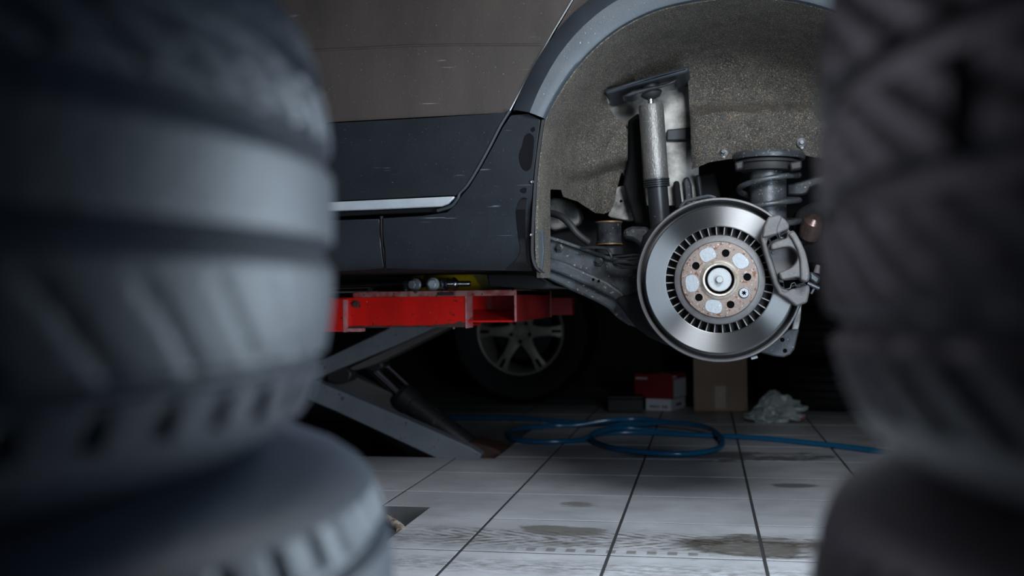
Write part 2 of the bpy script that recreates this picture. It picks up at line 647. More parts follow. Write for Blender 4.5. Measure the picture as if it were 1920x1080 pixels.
wall('wall_back', (RX0 - .1, RY1, -.05), (RX1 + .1, RY1 + .1, RZ), M['wall'], 'dark back wall of the workshop')
wall('wall_left', (RX0 - .1, RY0, -.05), (RX0, RY1, RZ), M['wall'], 'dark left wall of the workshop')
wall('wall_right', (RX1, RY0, -.05), (RX1 + .1, RY1, RZ), M['wall'], 'dark right wall of the workshop')
wall('ceiling', (RX0 - .1, RY0, RZ), (RX1 + .1, RY1 + .1, RZ + .1), M['wall'], 'dark workshop ceiling')

# ------------------------------------------------------------------ the car
car = thing('car', 'dark grey car raised on the red lift with its rear wheel taken off', 'car', (-.4, 2.9, .47))

YS = [(.47, 2.030), (.50, 2.005), (.53, 1.982), (.57, 1.968), (.62, 1.962), (.64, 1.955), (.80, 1.950), (.93, 1.951), (1.02, 1.960), (1.3, 2.01)]


def yside(x, z):
    return interp(YS, z)


def panel(name, pts, m, off=0, thick=.012, bevel=.0025, dz=.02, yf=None, smooth=40, maxX=None):
    yf = yf or yside
    vs = []
    for px, py in pts:
        Y = 1.95
        for _ in range(4):
            p = P(px, py, Y)
            Y = yf(p.x, p.z) + off
        vs.append(P(px, py, Y))
    bm = NB()
    bm.faces.new([bm.verts.new((p.x, 0, p.z)) for p in vs])
    z0 = min(p.z for p in vs)
    z1 = max(p.z for p in vs)
    z = math.ceil(z0 / dz) * dz
    while z < z1:
        bmesh.ops.bisect_plane(bm, geom=bm.verts[:] + bm.edges[:] + bm.faces[:], plane_co=(0, 0, z), plane_no=(0, 0, 1), dist=1e-5)
        z += dz
    for v in bm.verts:
        v.co.y = yf(v.co.x, v.co.z) + off
    ex = bmesh.ops.extrude_face_region(bm, geom=bm.faces[:])
    for e in ex['geom']:
        if isinstance(e, bmesh.types.BMVert):
            e.co.y += thick
    return finish(name, bm, m, car, smooth, bevel, 2, 55)


# door edge line, shared by the metal door skin and its cladding
edge_up = [(1165, -170), (1115, -80), (1071, 0), (1035, 60), (1000, 122), (970, 177), (953, 209)]
edge_lo = [(953, 211), (938, 236), (918, 275), (896, 315), (876, 347), (862, 362), (853, 367)]
door = panel('door', edge_up + [(953, 211), (800, 219), (620, 229), (330, 246), (-150, 272), (-150, -170)], M['paint'], .004)
lab(door, 'dusty brown-grey metal skin of the door')
# swage line on the door
bm = NB()
pts = [P(x, y, yside(0, P(x, y, 1.95).z) + .0035) for x, y in ((-150, 128), (620, 93), (800, 85), (1016, 84))]
tube(bm, smoothpts(pts, 8), .0022, 6)
finish('swage_line', bm, M['paint'], door)
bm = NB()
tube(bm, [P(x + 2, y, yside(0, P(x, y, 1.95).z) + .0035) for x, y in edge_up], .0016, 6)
finish('door_edge_highlight', bm, M['edge'], door)
clad = panel('door_cladding', edge_lo + [(848, 366), (620, 377), (330, 392), (-150, 416), (-150, 274), (330, 248), (620, 231), (800, 221)], M['clad'], -.004)
lab(clad, 'matt blue-black plastic cladding along the door bottom')
bm = NB()
tube(bm, smoothpts([P(x, y, yside(0, P(x, y, 1.95).z) - .003) for x, y in [(956, 207)] + edge_lo[1:-1] + [(858, 372), (845, 387), (820, 395)]], 4), .0032, 8)
finish('cladding_edge', bm, M['archd'], clad)
panel('trim_strip', [(852, 368), (851, 371), (840, 382), (828, 387), (700, 393), (615, 396), (330, 410), (-150, 436), (-150, 418), (330, 394), (615, 379)], M['strip'], -.008, .01, .002)
panel('door_seal', [(846, 387), (828, 397), (700, 402), (615, 407), (-150, 448), (-150, 436), (615, 397), (828, 388), (842, 382)], M['seal'], .006)
lab(panel('sill_panel', [(712, 410), (714, 440), (721, 503), (620, 509), (330, 521), (-150, 547), (-150, 452), (330, 428), (620, 413)], M['sill'], .002), 'scratched black front sill panel')
# the piece between door and wheel arch
rk = panel('rear_sill_cladding', [(958, 216), (990, 213), (1013, 224), (1008, 262), (1001, 320), (997, 380), (994, 440), (993, 480), (998, 508),
                                  (985, 508), (860, 506), (724, 503), (722, 470), (718, 440), (718, 409), (790, 405), (838, 398), (856, 382), (866, 366), (880, 350), (901, 316), (923, 276), (943, 238)], M['clad'], -.001)
lab(rk, 'scratched dark cladding below the door edge')
bm = NB()
tube(bm, smoothpts([P(x, y, yside(0, P(x, y, 1.95).z) + .004) for x, y in ((715, 405), (716, 440), (720, 475), (723, 503))], 5), .004, 8)
finish('sill_joint', bm, M['seal'], rk)
# wet patches on the cladding: flat stains with their own outline
for pts in ([(992, 250), (1000, 256), (1001, 270), (996, 312), (986, 320), (977, 310), (974, 290), (980, 272), (984, 256)],
            [(988, 372), (986, 384), (985, 425), (986, 480), (989, 503), (950, 505), (966, 490), (976, 470), (972, 440), (968, 402), (971, 385), (978, 372)],
            [(987, 353), (986, 361), (979, 361), (976, 356), (981, 352)],
            [(1002, 238), (1003, 244), (998, 247), (996, 241)]):
    o = panel('wet_stain', [(p[0], p[1]) for p in smoothpts(pts, 4, True)], M['wet'], -.0026, .0012, 0)
    o.parent = rk
    o.location = WL[o] - WL[rk]

# quarter panel above the arch and the arch trim
qp = panel('quarter_panel', [(1076, 0), (1040, 62), (1012, 112), (1060, 46), (1104, 4), (1160, -40), (1225, -66), (1300, -90), (1390, -98), (1490, -94), (1570, -74),
                             (1660, -38), (1740, 20), (1800, 95), (1832, 210), (2300, 210), (2300, -170), (1170, -170), (1120, -80)], M['paint'], .004)
lip_px = [(1020, 222), (1040, 183), (1075, 130), (1120, 82), (1170, 45), (1230, 17), (1300, 0), (1380, -8), (1460, -5), (1530, 8), (1600, 35), (1660, 80), (1710, 140), (1745, 222)]
crs_px = [(993, 211), (1015, 160), (1050, 100), (1095, 48), (1150, 5), (1220, -28), (1300, -48), (1380, -56), (1470, -52), (1545, -35), (1620, -5), (1690, 45), (1745, 110), (1785, 217)]
out_px = [(962, 206), (985, 153), (1020, 92), (1066, 34), (1125, -15), (1200, -58), (1290, -82), (1380, -92), (1480, -88), (1560, -70), (1645, -35), (1725, 20), (1785, 95), (1825, 212)]
lipc, crsc, outc = [smoothpts(a, 6) for a in (lip_px, crs_px, out_px)]


def strip_mesh(name, rows, m, parent=car):
    bm = NB()
    R = [[bm.verts.new(p) for p in row] for row in rows]
    for A, B in zip(R, R[1:]):
        for i in range(len(A) - 1):
            bm.faces.new((A[i], A[i + 1], B[i + 1], B[i]))
    return finish(name, bm, m, parent, 45)


o_ = [P(p.x, p.y, 1.950) for p in outc]
c_ = [P(p.x, p.y, 1.934) for p in crsc]
l_ = [P(p.x, p.y, 1.946) for p in lipc]
lin = [Vector((p.x, 1.975, p.z)) for p in l_]
mid = [(a * .55 + b * .45) + Vector((0, -.002, 0)) for a, b in zip(c_, l_)]
nar = [(a * .12 + b * .88) + Vector((0, -.003, 0)) for a, b in zip(c_, l_)]
at = strip_mesh('arch_trim', [[p + Vector((0, .02, 0)) for p in o_], o_, [(a * .5 + b * .5) + Vector((0, -.003, 0)) for a, b in zip(o_, c_)], c_], M['archd'])
lab(at, 'dark outer facet of the wheel arch trim')
al = strip_mesh('arch_lip', [c_, mid, nar, l_, lin], M['arch'])
lab(al, 'scuffed pale blue-grey lip of the wheel arch')
# dark flange that closes the end of the sill
bm = NB()
fl_px = [(1016, 224), (1010, 262), (1003, 320), (999, 380), (996, 440), (996, 478), (1002, 500), (1014, 512)]
rows = []
for dx, Y in ((-3, 1.957), (0, 1.950), (5, 1.952), (8, 1.975)):
    rows.append(smoothpts([P(x + dx, y, Y) for x, y in fl_px], 4))
strip_mesh('sill_flange', rows, M['seal'])
for x, y in ((997, 341), (996, 441)):
    bm = NB()
    lathe(bm, [(0, .003), (.003, .0025), (.004, 0)], facing(P(x + 1, y, 1.951)), 12)
    finish('flange_screw', bm, M['chrome'], car)
# pale torn plate at the foot of the flange
bm = NB()
prism(bm, [(1004, 345), (1008, 365), (1006, 400), (1008, 428), (1018, 437), (1020, 470), (1016, 505), (1008, 512), (1001, 500), (999, 470), (1001, 400)], 1.985, 1.995)
lab(finish('torn_plate', bm, M['arch'], car, 30, .001), 'pale worn plate at the foot of the arch')

# ---- wheel arch liner: felt shell swept from the lip into the body
lip_full = [(1006, 520), (1003, 470), (1003, 420), (1005, 360), (1009, 300), (1014, 255)] + lip_px + [(1762, 300), (1770, 400), (1772, 520)]
lc = smoothpts(lip_full, 7)
LC = [P(p.x, p.y, 1.958) for p in lc]
CEN = P(1375, 330, 2.33)
CEN.y = 0
ST = [(1.0, 1.962), (1.004, 1.985), (1.0, 2.03), (.998, 2.08), (.995, 2.13), (.985, 2.18), (.968, 2.225), (.945, 2.262), (.915, 2.292), (.88, 2.313), (.84, 2.326), (.80, 2.328),
      (.765, 2.324), (.73, 2.330), (.69, 2.340), (.65, 2.344), (.60, 2.344)] + [(.60 - .05 * k, 2.344) for k in range(1, 12)]
pa, pb = P(1040, 352, 2.33), P(1168, 300, 2.33)
bz = P(1400, 206, 2.33).z
bx0, bx1 = P(1292, 200, 2.33).x, P(1500, 200, 2.33).x


def liner_disp(p):
    dy = 0
    if p.y > 2.2:
        # lower shelf bulge to the right of the shock absorber
        zz = bz - max(0, (p.x - bx1)) ** 2 * 9
        dy -= .040 * sstep(zz + .012, zz - .018, p.z) * sstep(bx0 - .02, bx0 + .02, p.x)
        # stepped tongue at the lower left
        t = (p.x - pa.x) / (pb.x - pa.x)
        zl = pa.z + (pb.z - pa.z) * t
        if t < 1.35:
            dy += .03 * sstep(zl + .006, zl - .010, p.z)
            dy -= .022 * sstep(zl + .09, zl + .02, p.z) * sstep(zl - .004, zl + .012, p.z)
        dy += .008 * math.sin(p.x * 17 + 1) * math.sin(p.z * 13) - .010 * math.exp(-((p.z - .84) / .045) ** 2)
    return dy


bm = NB()
rows = []
for s, Y in ST:
    row = []
    for p in LC:
        q = Vector((CEN.x + (p.x - CEN.x) * s, Y, CEN.z + (p.z - CEN.z) * s))
        q.y += liner_disp(q)
        row.append(bm.verts.new(q))
    rows.append(row)
for A, B in zip(rows, rows[1:]):
    for i in range(len(A) - 1):
        bm.faces.new((A[i], A[i + 1], B[i + 1], B[i]))
bmesh.ops.recalc_face_normals(bm, faces=bm.faces)
geom = bmesh.ops.solidify(bm, geom=bm.faces[:], thickness=.005)
liner = finish('wheel_arch_liner', bm, M['felt'], car, 50)
lab(liner, 'felt wheel arch liner speckled with brown grit')
cut_px = [(1139, 166), (1180, 154), (1240, 138), (1292, 124), (1290, 150), (1294, 230), (1297, 318), (1330, 304), (1378, 297), (1505, 291), (1560, 300), (1800, 305), (1800, 800), (1032, 800), (1032, 356),
          (1036, 355), (1052, 356), (1056, 369), (1084, 378), (1100, 389), (1116, 399), (1132, 401), (1145, 396), (1153, 378), (1156, 356), (1166, 320), (1177, 300), (1177, 243), (1166, 230), (1151, 216), (1141, 200), (1137, 180)]
bm = NB()
a = [P(x, y, 2.325) for x, y in cut_px]
f = [bm.verts.new(P(x, y, 2.03)) for x, y in cut_px]
k = [bm.verts.new(P(x, y, 2.60)) for x, y in cut_px]
bm.faces.new(f)
bm.faces.new(list(reversed(k)))
for i in range(len(a)):
    j = (i + 1) % len(a)
    bm.faces.new((f[i], k[i], k[j], f[j]))
cutter = finish('cutter', bm, M['felt'], None, 0)
booldiff(liner, [cutter])
liner.data.shade_smooth()
liner.data.set_sharp_from_angle(angle=math.radians(40))
for x, y, Y in ((1356, 285, 2.298), (1503, 268, 2.298), (1183, 322, 2.36)):
    bm = NB()
    lathe(bm, [(0, .010), (.004, .010), (.0045, .004), (.0105, .003), (.011, 0)], facing(P(x, y, Y)), 20)
    o = finish('liner_clip', bm, M['bsteel'], liner)
    bm = NB()
    lathe(bm, [(0, .0025), (.003, .002), (.004, 0)], facing(P(x + 1, y + 9, Y - .001)), 12)
    finish('clip_pin', bm, M['primer'], liner)

# ---- inner wheelhouse metal behind the liner
bm = NB()
n = 16
g_ = [[None] * (n + 1) for _ in range(n + 1)]
for i in range(n + 1):
    for j in range(n + 1):
        px, py = 1120 + 190 * i / n, 100 + (215 + 70 * sstep(.2, .42, i / n)) * j / n
        Y = 2.405 - .04 * sstep(.35, .05, i / n) - .01 * sstep(.3, .8, j / n)
        if j == 0:
            Y = 2.375
        g_[i][j] = bm.verts.new(P(px, py, Y))
for i in range(n):
    for j in range(n):
        bm.faces.new((g_[i][j], g_[i + 1][j], g_[i + 1][j + 1], g_[i][j + 1]))
finish('inner_wheelhouse', bm, M['primer'], car, 40)
bm = NB()
prism(bm, [(1250, 243), (1296, 238), (1296, 262), (1250, 264)], 2.385, 2.42)
finish('wheelhouse_rib', bm, M['archd'], car, 30, .003)
# underbody, floor pan and the dark interior of the car
bm = NB()
u0, u1 = P(-150, 520, 2.05).x, P(2300, 300, 2.05).x
xw0, xw1 = P(1040, 400, 2.3).x, P(1745, 400, 2.3).x
box(bm, (u0, 2.02, .512), (xw0 - .03, 3.75, .60))
box(bm, (xw0 - .03, 2.62, .53), (xw1 + .03, 3.75, .62))
box(bm, (xw1 + .03, 2.02, .512), (u1, 3.75, .60))
box(bm, (u0, 2.66, .60), (u1, 2.70, 1.28))
box(bm, (u0, 3.72, .60), (u1, 3.75, 1.28))
box(bm, (u0, 2.06, 1.24), (u1, 3.75, 1.29))
finish('underbody', bm, M['under'], car, 0)
bm = NB()
prism(bm, [(912, 513), (1000, 514), (1030, 534), (1060, 541), (1000, 542), (916, 536)], 2.14, 2.30)
finish('jacking_bracket', bm, M['under'], car, 30, .004)

# ---- shock absorber
sh = facing(P(1226, 250, 2.27))
shock = finish('shock_absorber', (lambda b: (lathe(b, [(0, 0), (.0262, 0), (.0272, .004), (.0272, .012), (.0268, .016), (.0268, .158), (.0255, .163), (.012, .164), (0, .164)],
               axis_mtx(P(1230.5, 338, 2.27), P(1220.5, 195, 2.262) - P(1230.5, 338, 2.27)), 40), b)[1])(NB()), M['shock'], car, 40)
lab(shock, 'dust-coated shock absorber tube')
for k in range(4):
    bm = NB()
    c = P(1230.8 + k * .3, 337 + k * 4, 2.27)
    lathe(bm, [(.025, -.002), (.0282, -.0016), (.0282, .0016), (.025, .002)], axis_mtx(c, P(1220.5, 195, 2.262) - P(1230.5, 338, 2.27)), 40)
    finish('ridge', bm, M['bsteel'], shock)
bm = NB()
tube(bm, [P(1232, 345, 2.27), P(1236, 395, 2.272), P(1241, 460, 2.275)], .0222, 40)
lab(finish('damper_body', bm, M['bsteel'], shock), 'glossy black lower damper tube')
bm = NB()
tube(bm, [P(1220.5, 197, 2.262), P(1219.5, 178, 2.261)], .0065, 16)
finish('piston_rod', bm, M['chrome'], shock)
bm = NB()
ax = P(1219, 150, 2.26) - P(1220.5, 195, 2.262)
lathe(bm, [(0, 0), (.010, .001), (.020, .007), (.0245, .015), (.0245, .021), (.019, .026), (.0195, .036), (.022, .046), (0, .046)], axis_mtx(P(1219.8, 187, 2.262), ax), 32)
finish('bump_stop', bm, M['rubber'], shock)
bm = NB()
prism(bm, [(1132, 168), (1215, 143), (1293, 122), (1291, 135), (1240, 147), (1185, 161), (1150, 173), (1136, 178)], 2.215, 2.37)
finish('top_mount', bm, M['archd'], car, 30, .006)
bm = NB()
prism(bm, [(1165, 181), (1185, 170), (1248, 156), (1270, 147), (1264, 155), (1244, 163), (1215, 170), (1180, 181)], 2.225, 2.29)
finish('mount_flange', bm, M['bsteel'], car, 30, .003)
bm = NB()
prism(bm, [(1177, 225), (1198, 210), (1205, 330), (1215, 420), (1190, 420), (1168, 345), (1178, 300)], 2.34, 2.39)
finish('side_bracket', bm, M['under'], car, 30, .006)

# ---- coil spring and its seat
sc = P(1441, 330, 2.30)
px_m = 1983 / 2.30
bm = NB()
up = Vector((.03, 0, 1))
lathe(bm, [(0, .022), (.058, .022), (.066, .018), (.068, .012), (.062, .011), (.062, .002), (.060, -.004), (.045, -.006), (0, -.006)], axis_mtx(P(1441, 318, 2.30), up), 48)
seat = finish('spring_seat', bm, M['rubber'], car, 35)
bm = NB()
lathe(bm, [(.0, .034), (.074, .032), (.077, .026), (.075, .018), (.066, .018)], axis_mtx(P(1441, 316, 2.30), up), 48)
finish('seat_rim', bm, M['spring'], seat, 35)
for x0_, x1_ in ((1377, 1394), (1480, 1504)):
    bm = NB()
    prism(bm, [(x0_, 304), (x1_, 300), (x1_, 316), (x0_ + 3, 320)], 2.226, 2.26)
    finish('seat_clip', bm, M['rubber'], seat, 30, .004)
bm = NB()
tube(bm, [P(1440, 322, 2.30), P(1441, 470, 2.30)], .0385, 40)
lab(finish('bump_tube', bm, M['spring'], car, 40), 'grimy steel tube inside the coil spring')
bm = NB()
hp = []
r_h, pitch = .0630, .0455
top = P(1441, 318, 2.30).z - .006
for k in range(150):
    a = -2 * math.pi * k / 36 + 2.2
    drop = pitch * k / 36 * (.35 + .65 * sstep(0, 40, k))
    hp.append(Vector((sc.x + r_h * math.cos(a) * (1 if k > 10 else .97), sc.y + r_h * math.sin(a), top - drop)))
tube(bm, hp, .0062, 12)
lab(finish('coil_spring', bm, M['spring'], car, 60), 'worn steel coil spring above the brake disc')

# ---- brackets on the right of the spring
bm = NB()
prism(bm, [(1476, 345), (1500, 341), (1525, 332), (1560, 325), (1560, 345), (1534, 347), (1520, 352), (1514, 362), (1504, 366), (1476, 366)], 2.36, 2.40)
finish('link_bracket', bm, M['arm'], car, 30, .004)
bm = NB()
lathe(bm, [(0, .03), (.012, .028), (.022, .018), (.025, 0), (.022, -.02), (0, -.03)], axis_mtx(P(1522, 428, 2.27), (.25, -.6, .8)), 24)
finish('rear_bushing', bm, M['rustdark'], car)
bm = NB()
prism(bm, [(1492, 395), (1520, 380), (1560, 375), (1560, 440), (1530, 455), (1500, 460), (1488, 430)], 2.32, 2.40)
finish('bushing_housing', bm, M['under'], car, 30, .01)
# parts between shock and spring, above the disc
for pts, Y, m in (([(1280, 335), (1290, 330), (1297, 345), (1300, 385), (1284, 385)], 2.38, 'arm'), ([(1262, 340), (1273, 338), (1280, 390), (1266, 392)], 2.36, 'under'),
                  ([(1300, 330), (1340, 322), (1352, 370), (1308, 382)], 2.45, 'under'), ([(1304, 327), (1313, 328), (1320, 375), (1311, 380)], 2.36, 'bsteel')):
    bm = NB()
    prism(bm, pts, Y, Y + .03)
    finish('link_arm', bm, M[m], car, 30, .005)
bm = NB()
tube(bm, smoothpts([P(1275, 390, 2.09), P(1285, 378, 2.09), P(1300, 374, 2.09), P(1316, 370, 2.09), P(1330, 368, 2.09), P(1342, 372, 2.09)], 5), .0035, 8)
finish('sensor_cable', bm, M['spring'], car)

# ---- parts seen through the lower left opening
bm = NB()
prism(bm, [(p[0], p[1]) for p in smoothpts([(1156, 352), (1172, 348), (1188, 350), (1200, 362), (1207, 360), (1200, 388), (1192, 405), (1180, 412), (1160, 410), (1140, 404), (1150, 385), (1152, 365)], 3, True)], 2.38, 2.44)
o = finish('subframe_bracket', bm, M['primer'], car, 30, .008)
lab(o, 'pale grey bracket with a small hole')
bm = NB()
lathe(bm, [(0, .002), (.003, .002), (.003, -.004)], facing(P(1164.6, 377, 2.379)), 14)
finish('bracket_hole_shade', bm, M['hole'], o)
bm = NB()
prism(bm, [(p[0], p[1]) for p in smoothpts([(1030, 376), (1050, 372), (1075, 378), (1085, 390), (1088, 410), (1080, 422), (1060, 425), (1030, 428)], 4, True)], 2.42, 2.5)
finish('fuel_filler_shield', bm, M['primer'], car, 30, .02, 3)
bm = NB()
prism(bm, [(1020, 420), (1090, 412), (1130, 410), (1180, 412), (1200, 420), (1210, 480), (1020, 480)], 2.46, 2.5)
finish('crossmember', bm, M['under'], car, 30, .006)
bm = NB()
tube(bm, smoothpts([P(1015, 398, 2.30), P(1034, 400, 2.28), P(1052, 406, 2.26), P(1068, 420, 2.25), P(1082, 438, 2.25), P(1104, 455, 2.26)], 6), .0078, 14)
finish('rubber_hose', bm, M['rubber'], car)
bc = P(1142, 436, 2.28)
bm = NB()
lathe(bm, [(0, -.027), (.028, -.027), (.0285, -.022), (.027, -.020), (.027, .017), (.0285, .020), (.027, .023), (0, .024)], axis_mtx(bc, (0, 0, 1)), 36)
bu = finish('bushing', bm, M['arm'], car, 35)
lab(bu, 'steel trailing arm bushing with rusty rim')
for dz in (.0225, -.026):
    bm = NB()
    lathe(bm, [(.026, -.002), (.0295, -.001), (.0295, .001), (.026, .002)], axis_mtx(bc + Vector((0, 0, dz)), (0, 0, 1)), 36)
    finish('bushing_rim', bm, M['bronze'], bu)
bm = NB()
lathe(bm, [(0, -.014), (.031, -.014), (.031, 0), (.026, .004), (0, .004)], axis_mtx(bc + Vector((0, 0, -.035)), (0, 0, 1)), 36)
finish('bushing_base', bm, M['bsteel'], bu)
bm = NB()
prism(bm, [(1168, 430), (1185, 424), (1216, 425), (1222, 470), (1205, 465), (1185, 450), (1168, 448)], 2.26, 2.32)
finish('lateral_link', bm, M['arm'], car, 30, .008)

# trailing arm: pressed plate with ribs, bolts and holes
ta_px = [(1015, 438), (1033, 445), (1053, 451), (1090, 466), (1136, 481), (1166, 487), (1200, 496), (1215, 560), (1216, 612), (1200, 616), (1178, 610), (1157, 596), (1139, 578), (1118, 566), (1071, 545), (1027, 524), (1014, 512)]
bm = NB()
prism(bm, ta_px, 2.20, 2.26)
ta = finish('trailing_arm', bm, M['arm'], car, 30, .006, 3)
lab(ta, 'dirty blue-grey pressed steel trailing arm')
bm = NB()
prism(bm, [(1028, 482), (1062, 492), (1100, 510), (1140, 528), (1168, 548), (1196, 585), (1180, 590), (1150, 560), (1110, 540), (1060, 518), (1026, 506)], 2.188, 2.205)
finish('pressed_rib', bm, M['arm'], ta, 30, .006, 3)
bm = NB()
prism(bm, [(1016, 438), (1053, 449), (1136, 479), (1200, 494), (1200, 500), (1136, 486), (1053, 456), (1016, 445)], 2.19, 2.22)
finish('flange_edge', bm, M['arm'], ta, 30, .002)
for x, y, r in ((1049, 465, .0085), (1123, 490, .0095)):
    bm = NB()
    lathe(bm, [(0, .013), (r * .6, .013), (r * .65, .006), (r * 1.1, .005), (r * 1.15, 0)], facing(P(x, y, 2.20)), 6)
    finish('bolt', bm, M['bsteel'], ta, 20)
for x, y in ((1112.5, 524), (1122.6, 527)):
    bm = NB()
    lathe(bm, [(0, .002), (.0028, .002), (.003, 0)], facing(P(x, y, 2.1882)), 14)
    finish('arm_hole_shade', bm, M['hole'], ta)
bm = NB()
tube(bm, smoothpts([P(1088, 466, 2.18), P(1110, 464, 2.17), P(1134, 466, 2.165), P(1144, 475, 2.16), (P(1149, 490, 2.16)), P(1158, 500, 2.16), P(1180, 501, 2.16), P(1202, 501, 2.14)], 6), .0032, 8)
finish('abs_cable', bm, M['bsteel'], car)
for k in range(3):
    bm = NB()
    tube(bm, smoothpts([P(1150, 482 + k * 5, 2.15), P(1170, 480 + k * 6, 2.14), P(1190, 478 + k * 7, 2.13), P(1212, 480 + k * 7, 2.10)], 6), .0022, 6)
    finish('brake_line', bm, M['bsteel'], car)
# knuckle and lower arm behind the disc
bm = NB()
prism(bm, [(1200, 440), (1260, 400), (1400, 400), (1470, 450), (1490, 560), (1470, 640), (1400, 655), (1250, 640), (1200, 600)], 2.075, 2.2)
finish('hub_carrier', bm, M['under'], car, 30, .02)
bm = NB()
prism(bm, [(1150, 560), (1215, 540), (1260, 600), (1290, 650), (1250, 648), (1215, 632), (1190, 612)], 2.10, 2.2)
finish('lower_arm', bm, M['under'], car, 30, .01)
bm = NB()
prism(bm, [(1415, 658), (1450, 668), (1470, 670), (1482, 665), (1490, 655), (1499, 617), (1482, 615), (1462, 630), (1440, 640)], 2.065, 2.09)
lb = finish('lower_bracket', bm, M['arm'], car, 30, .003)
lab(lb, 'steel bracket with two holes below the disc')
for x, y, r in ((1467, 637, .004), (1472, 657.5, .004)):
    bm = NB()
    lathe(bm, [(0, .0015), (r, .0015), (r, 0)], facing(P(x, y, 2.065)), 14)
    finish('bracket_hole_shade', bm, M['hole'], lb)
bm = NB()
prism(bm, [(1484, 618), (1491, 590), (1503, 570), (1501, 600), (1497, 618)], 2.05, 2.07)
finish('carrier_web', bm, M['primer'], lb, 30, .002)
bm = NB()
tube(bm, [P(1408, 671, 2.08), P(1420, 668, 2.08)], .004, 10)
finish('drain_stub', bm, M['chrome'], car)

# ---- brake disc
HC = P(1349, 524.5, 2.0)
FM = facing(HC)
K = 2.0 / 2000.0
disc = finish('brake_disc', (lambda b: (lathe(b, [(.1005, -.008), (.1005, -.001), (.102, 0), (.1375, 0), (.139, -.0015), (.139, -.008)], FM, 160, True), b)[1])(NB()), M['disc'], car, 30)
lab(disc, 'shiny ventilated brake disc with rusty hub')
bm = NB()
lathe(bm, [(.0845, -.030), (.0845, -.0235), (.139, -.0235), (.139, -.030)], FM, 96, True)
finish('rear_friction_ring', bm, M['gap'], disc, 30)
bm = NB()
lathe(bm, [(.1385, -.0085), (.1398, -.0125), (.1385, -.0165), (.125, -.018), (.125, -.0085)], FM, 96, True)
finish('rim_gap_shade', bm, M['hole'], disc, 30)  # black ring painting the shade between the two friction rings
vm = None
NV = 40
for k in range(NV):
    a = 2 * math.pi * (k + .3) / NV
    if vm is None:
        bm = NB()
        box(bm, (-.0125, -.0012, -.0095), (.0125, .0012, .0095))
        bmesh.ops.bevel(bm, geom=bm.edges[:], offset=.0005, segments=1, affect='EDGES')
        vm = bpy.data.meshes.new('vane')
        bm.to_mesh(vm)
        bm.free()
        vm.materials.append(M['vane'])
    o = bpy.data.objects.new('vane', vm)
    COL.objects.link(o)
    o.parent = disc
    wpos = FM @ Vector((.0965 * math.cos(a), .0965 * math.sin(a), -.0135))
    o.matrix_local = Matrix.Translation(wpos - WL[disc]) @ facing(Vector((0, 0, 0))) @ Matrix.Rotation(a, 4, 'Z')
bm = NB()
lathe(bm, [(.0845, -.026), (.0845, .004), (.0835, .0065), (.081, .008), (.0725, .010), (.0715, .012), (.03, .012), (.03, -.026)], FM, 120, True)
lab(finish('disc_hat', bm, M['cast'], disc, 30), 'grey cast hat of the disc')
bm = NB()
lathe(bm, [(.0365, .0122), (.0695, .0122), (.0710, .0135), (.0705, .0155), (.0695, .016), (.0365, .016)], FM, 96, True)
hub = finish('hub_face', bm, M['rust'], disc, 30)
lab(hub, 'rust-speckled flat hub face with five bolt holes')
cuts = []
HA = [math.radians(4.5 + 72 * k) for k in range(5)]
for a in HA:
    bm = NB()
    lathe(bm, [(0, .011), (.0072, .011), (.0072, .03), (0, .03)], FM @ Matrix.Translation((.0508 * math.cos(a), .0508 * math.sin(a), 0)), 24)
    cuts.append(finish('cutter', bm, M['hole'], None, 0))
booldiff(hub, cuts)
hub.data.shade_smooth()
hub.data.set_sharp_from_angle(angle=math.radians(30))
for a in HA:
    bm = NB()
    lathe(bm, [(0, .0125), (.0071, .0125), (.0071, .0145)], FM @ Matrix.Translation((.0508 * math.cos(a), .0508 * math.sin(a), 0)), 24)
    finish('bolt_hole_shade', bm, M['hole'], disc)  # black floor paints the shade inside each bolt hole
for a in (114, 41.6, 187, 257):
    bm = NB()
    T = FM @ Matrix.Rotation(math.radians(a), 4, 'Z') @ Matrix.Translation((.0515, 0, .016))
    pts = []
    for k in range(32):
        t = 2 * math.pi * k / 32
        c, s = math.cos(t), math.sin(t)
        e = .72
        pts.append((math.copysign(abs(c) ** e, c) * .0128 * (1 + .05 * math.sin(3 * t + a)), math.copysign(abs(s) ** e, s) * .0158 * (1 + .06 * math.sin(2 * t + a)) + c * .0))
    v0 = [bm.verts.new(T @ Vector((x, y, 0))) for x, y in pts]
    v1 = [bm.verts.new(T @ Vector((x * .95, y * .95, .0007))) for x, y in pts]
    bm.faces.new(v1)
    for k in range(32):
        bm.faces.new((v0[k], v0[(k + 1) % 32], v1[(k + 1) % 32], v1[k]))
    finish('silver_spot', bm, M['patch'], disc)
a = math.radians(330)
T = FM @ Matrix.Translation((.051 * math.cos(a), .051 * math.sin(a), .0155))
bm = NB()
lathe(bm, [(.0, .0002), (.0105, .0002), (.0105, .0009), (.0092, .0011), (.0092, .0022), (.0082, .0028), (0, .0028)], T, 32)
sw = finish('locating_screw', bm, M['patch'], disc, 30)
bm = NB()
for k in range(3):
    box(bm, (-.0042, -.001, .0026), (.0042, .001, .0033), T @ Matrix.Rotation(math.radians(60 * k + 12), 4, 'Z'))
finish('screw_slot_shade', bm, M['hole'], disc)
bm = NB()
lathe(bm, [(.0090, .0012), (.0090, .0024), (.0100, .0024), (.0100, .0012)], T, 32, True)
finish('screw_seat_shade', bm, M['hole'], disc)
bm = NB()
lathe(bm, [(.0268, -.01), (.0268, .024), (.0280, .0268), (.0300, .0275), (.0315, .0262), (.0330, .020), (.0355, .0185), (.0370, .0165), (.0370, .010), (.03, -.01)], FM, 96, True)
lab(finish('hub_ring', bm, M['ring'], disc, 30), 'bright raised hub ring with orange rust')
bm = NB()
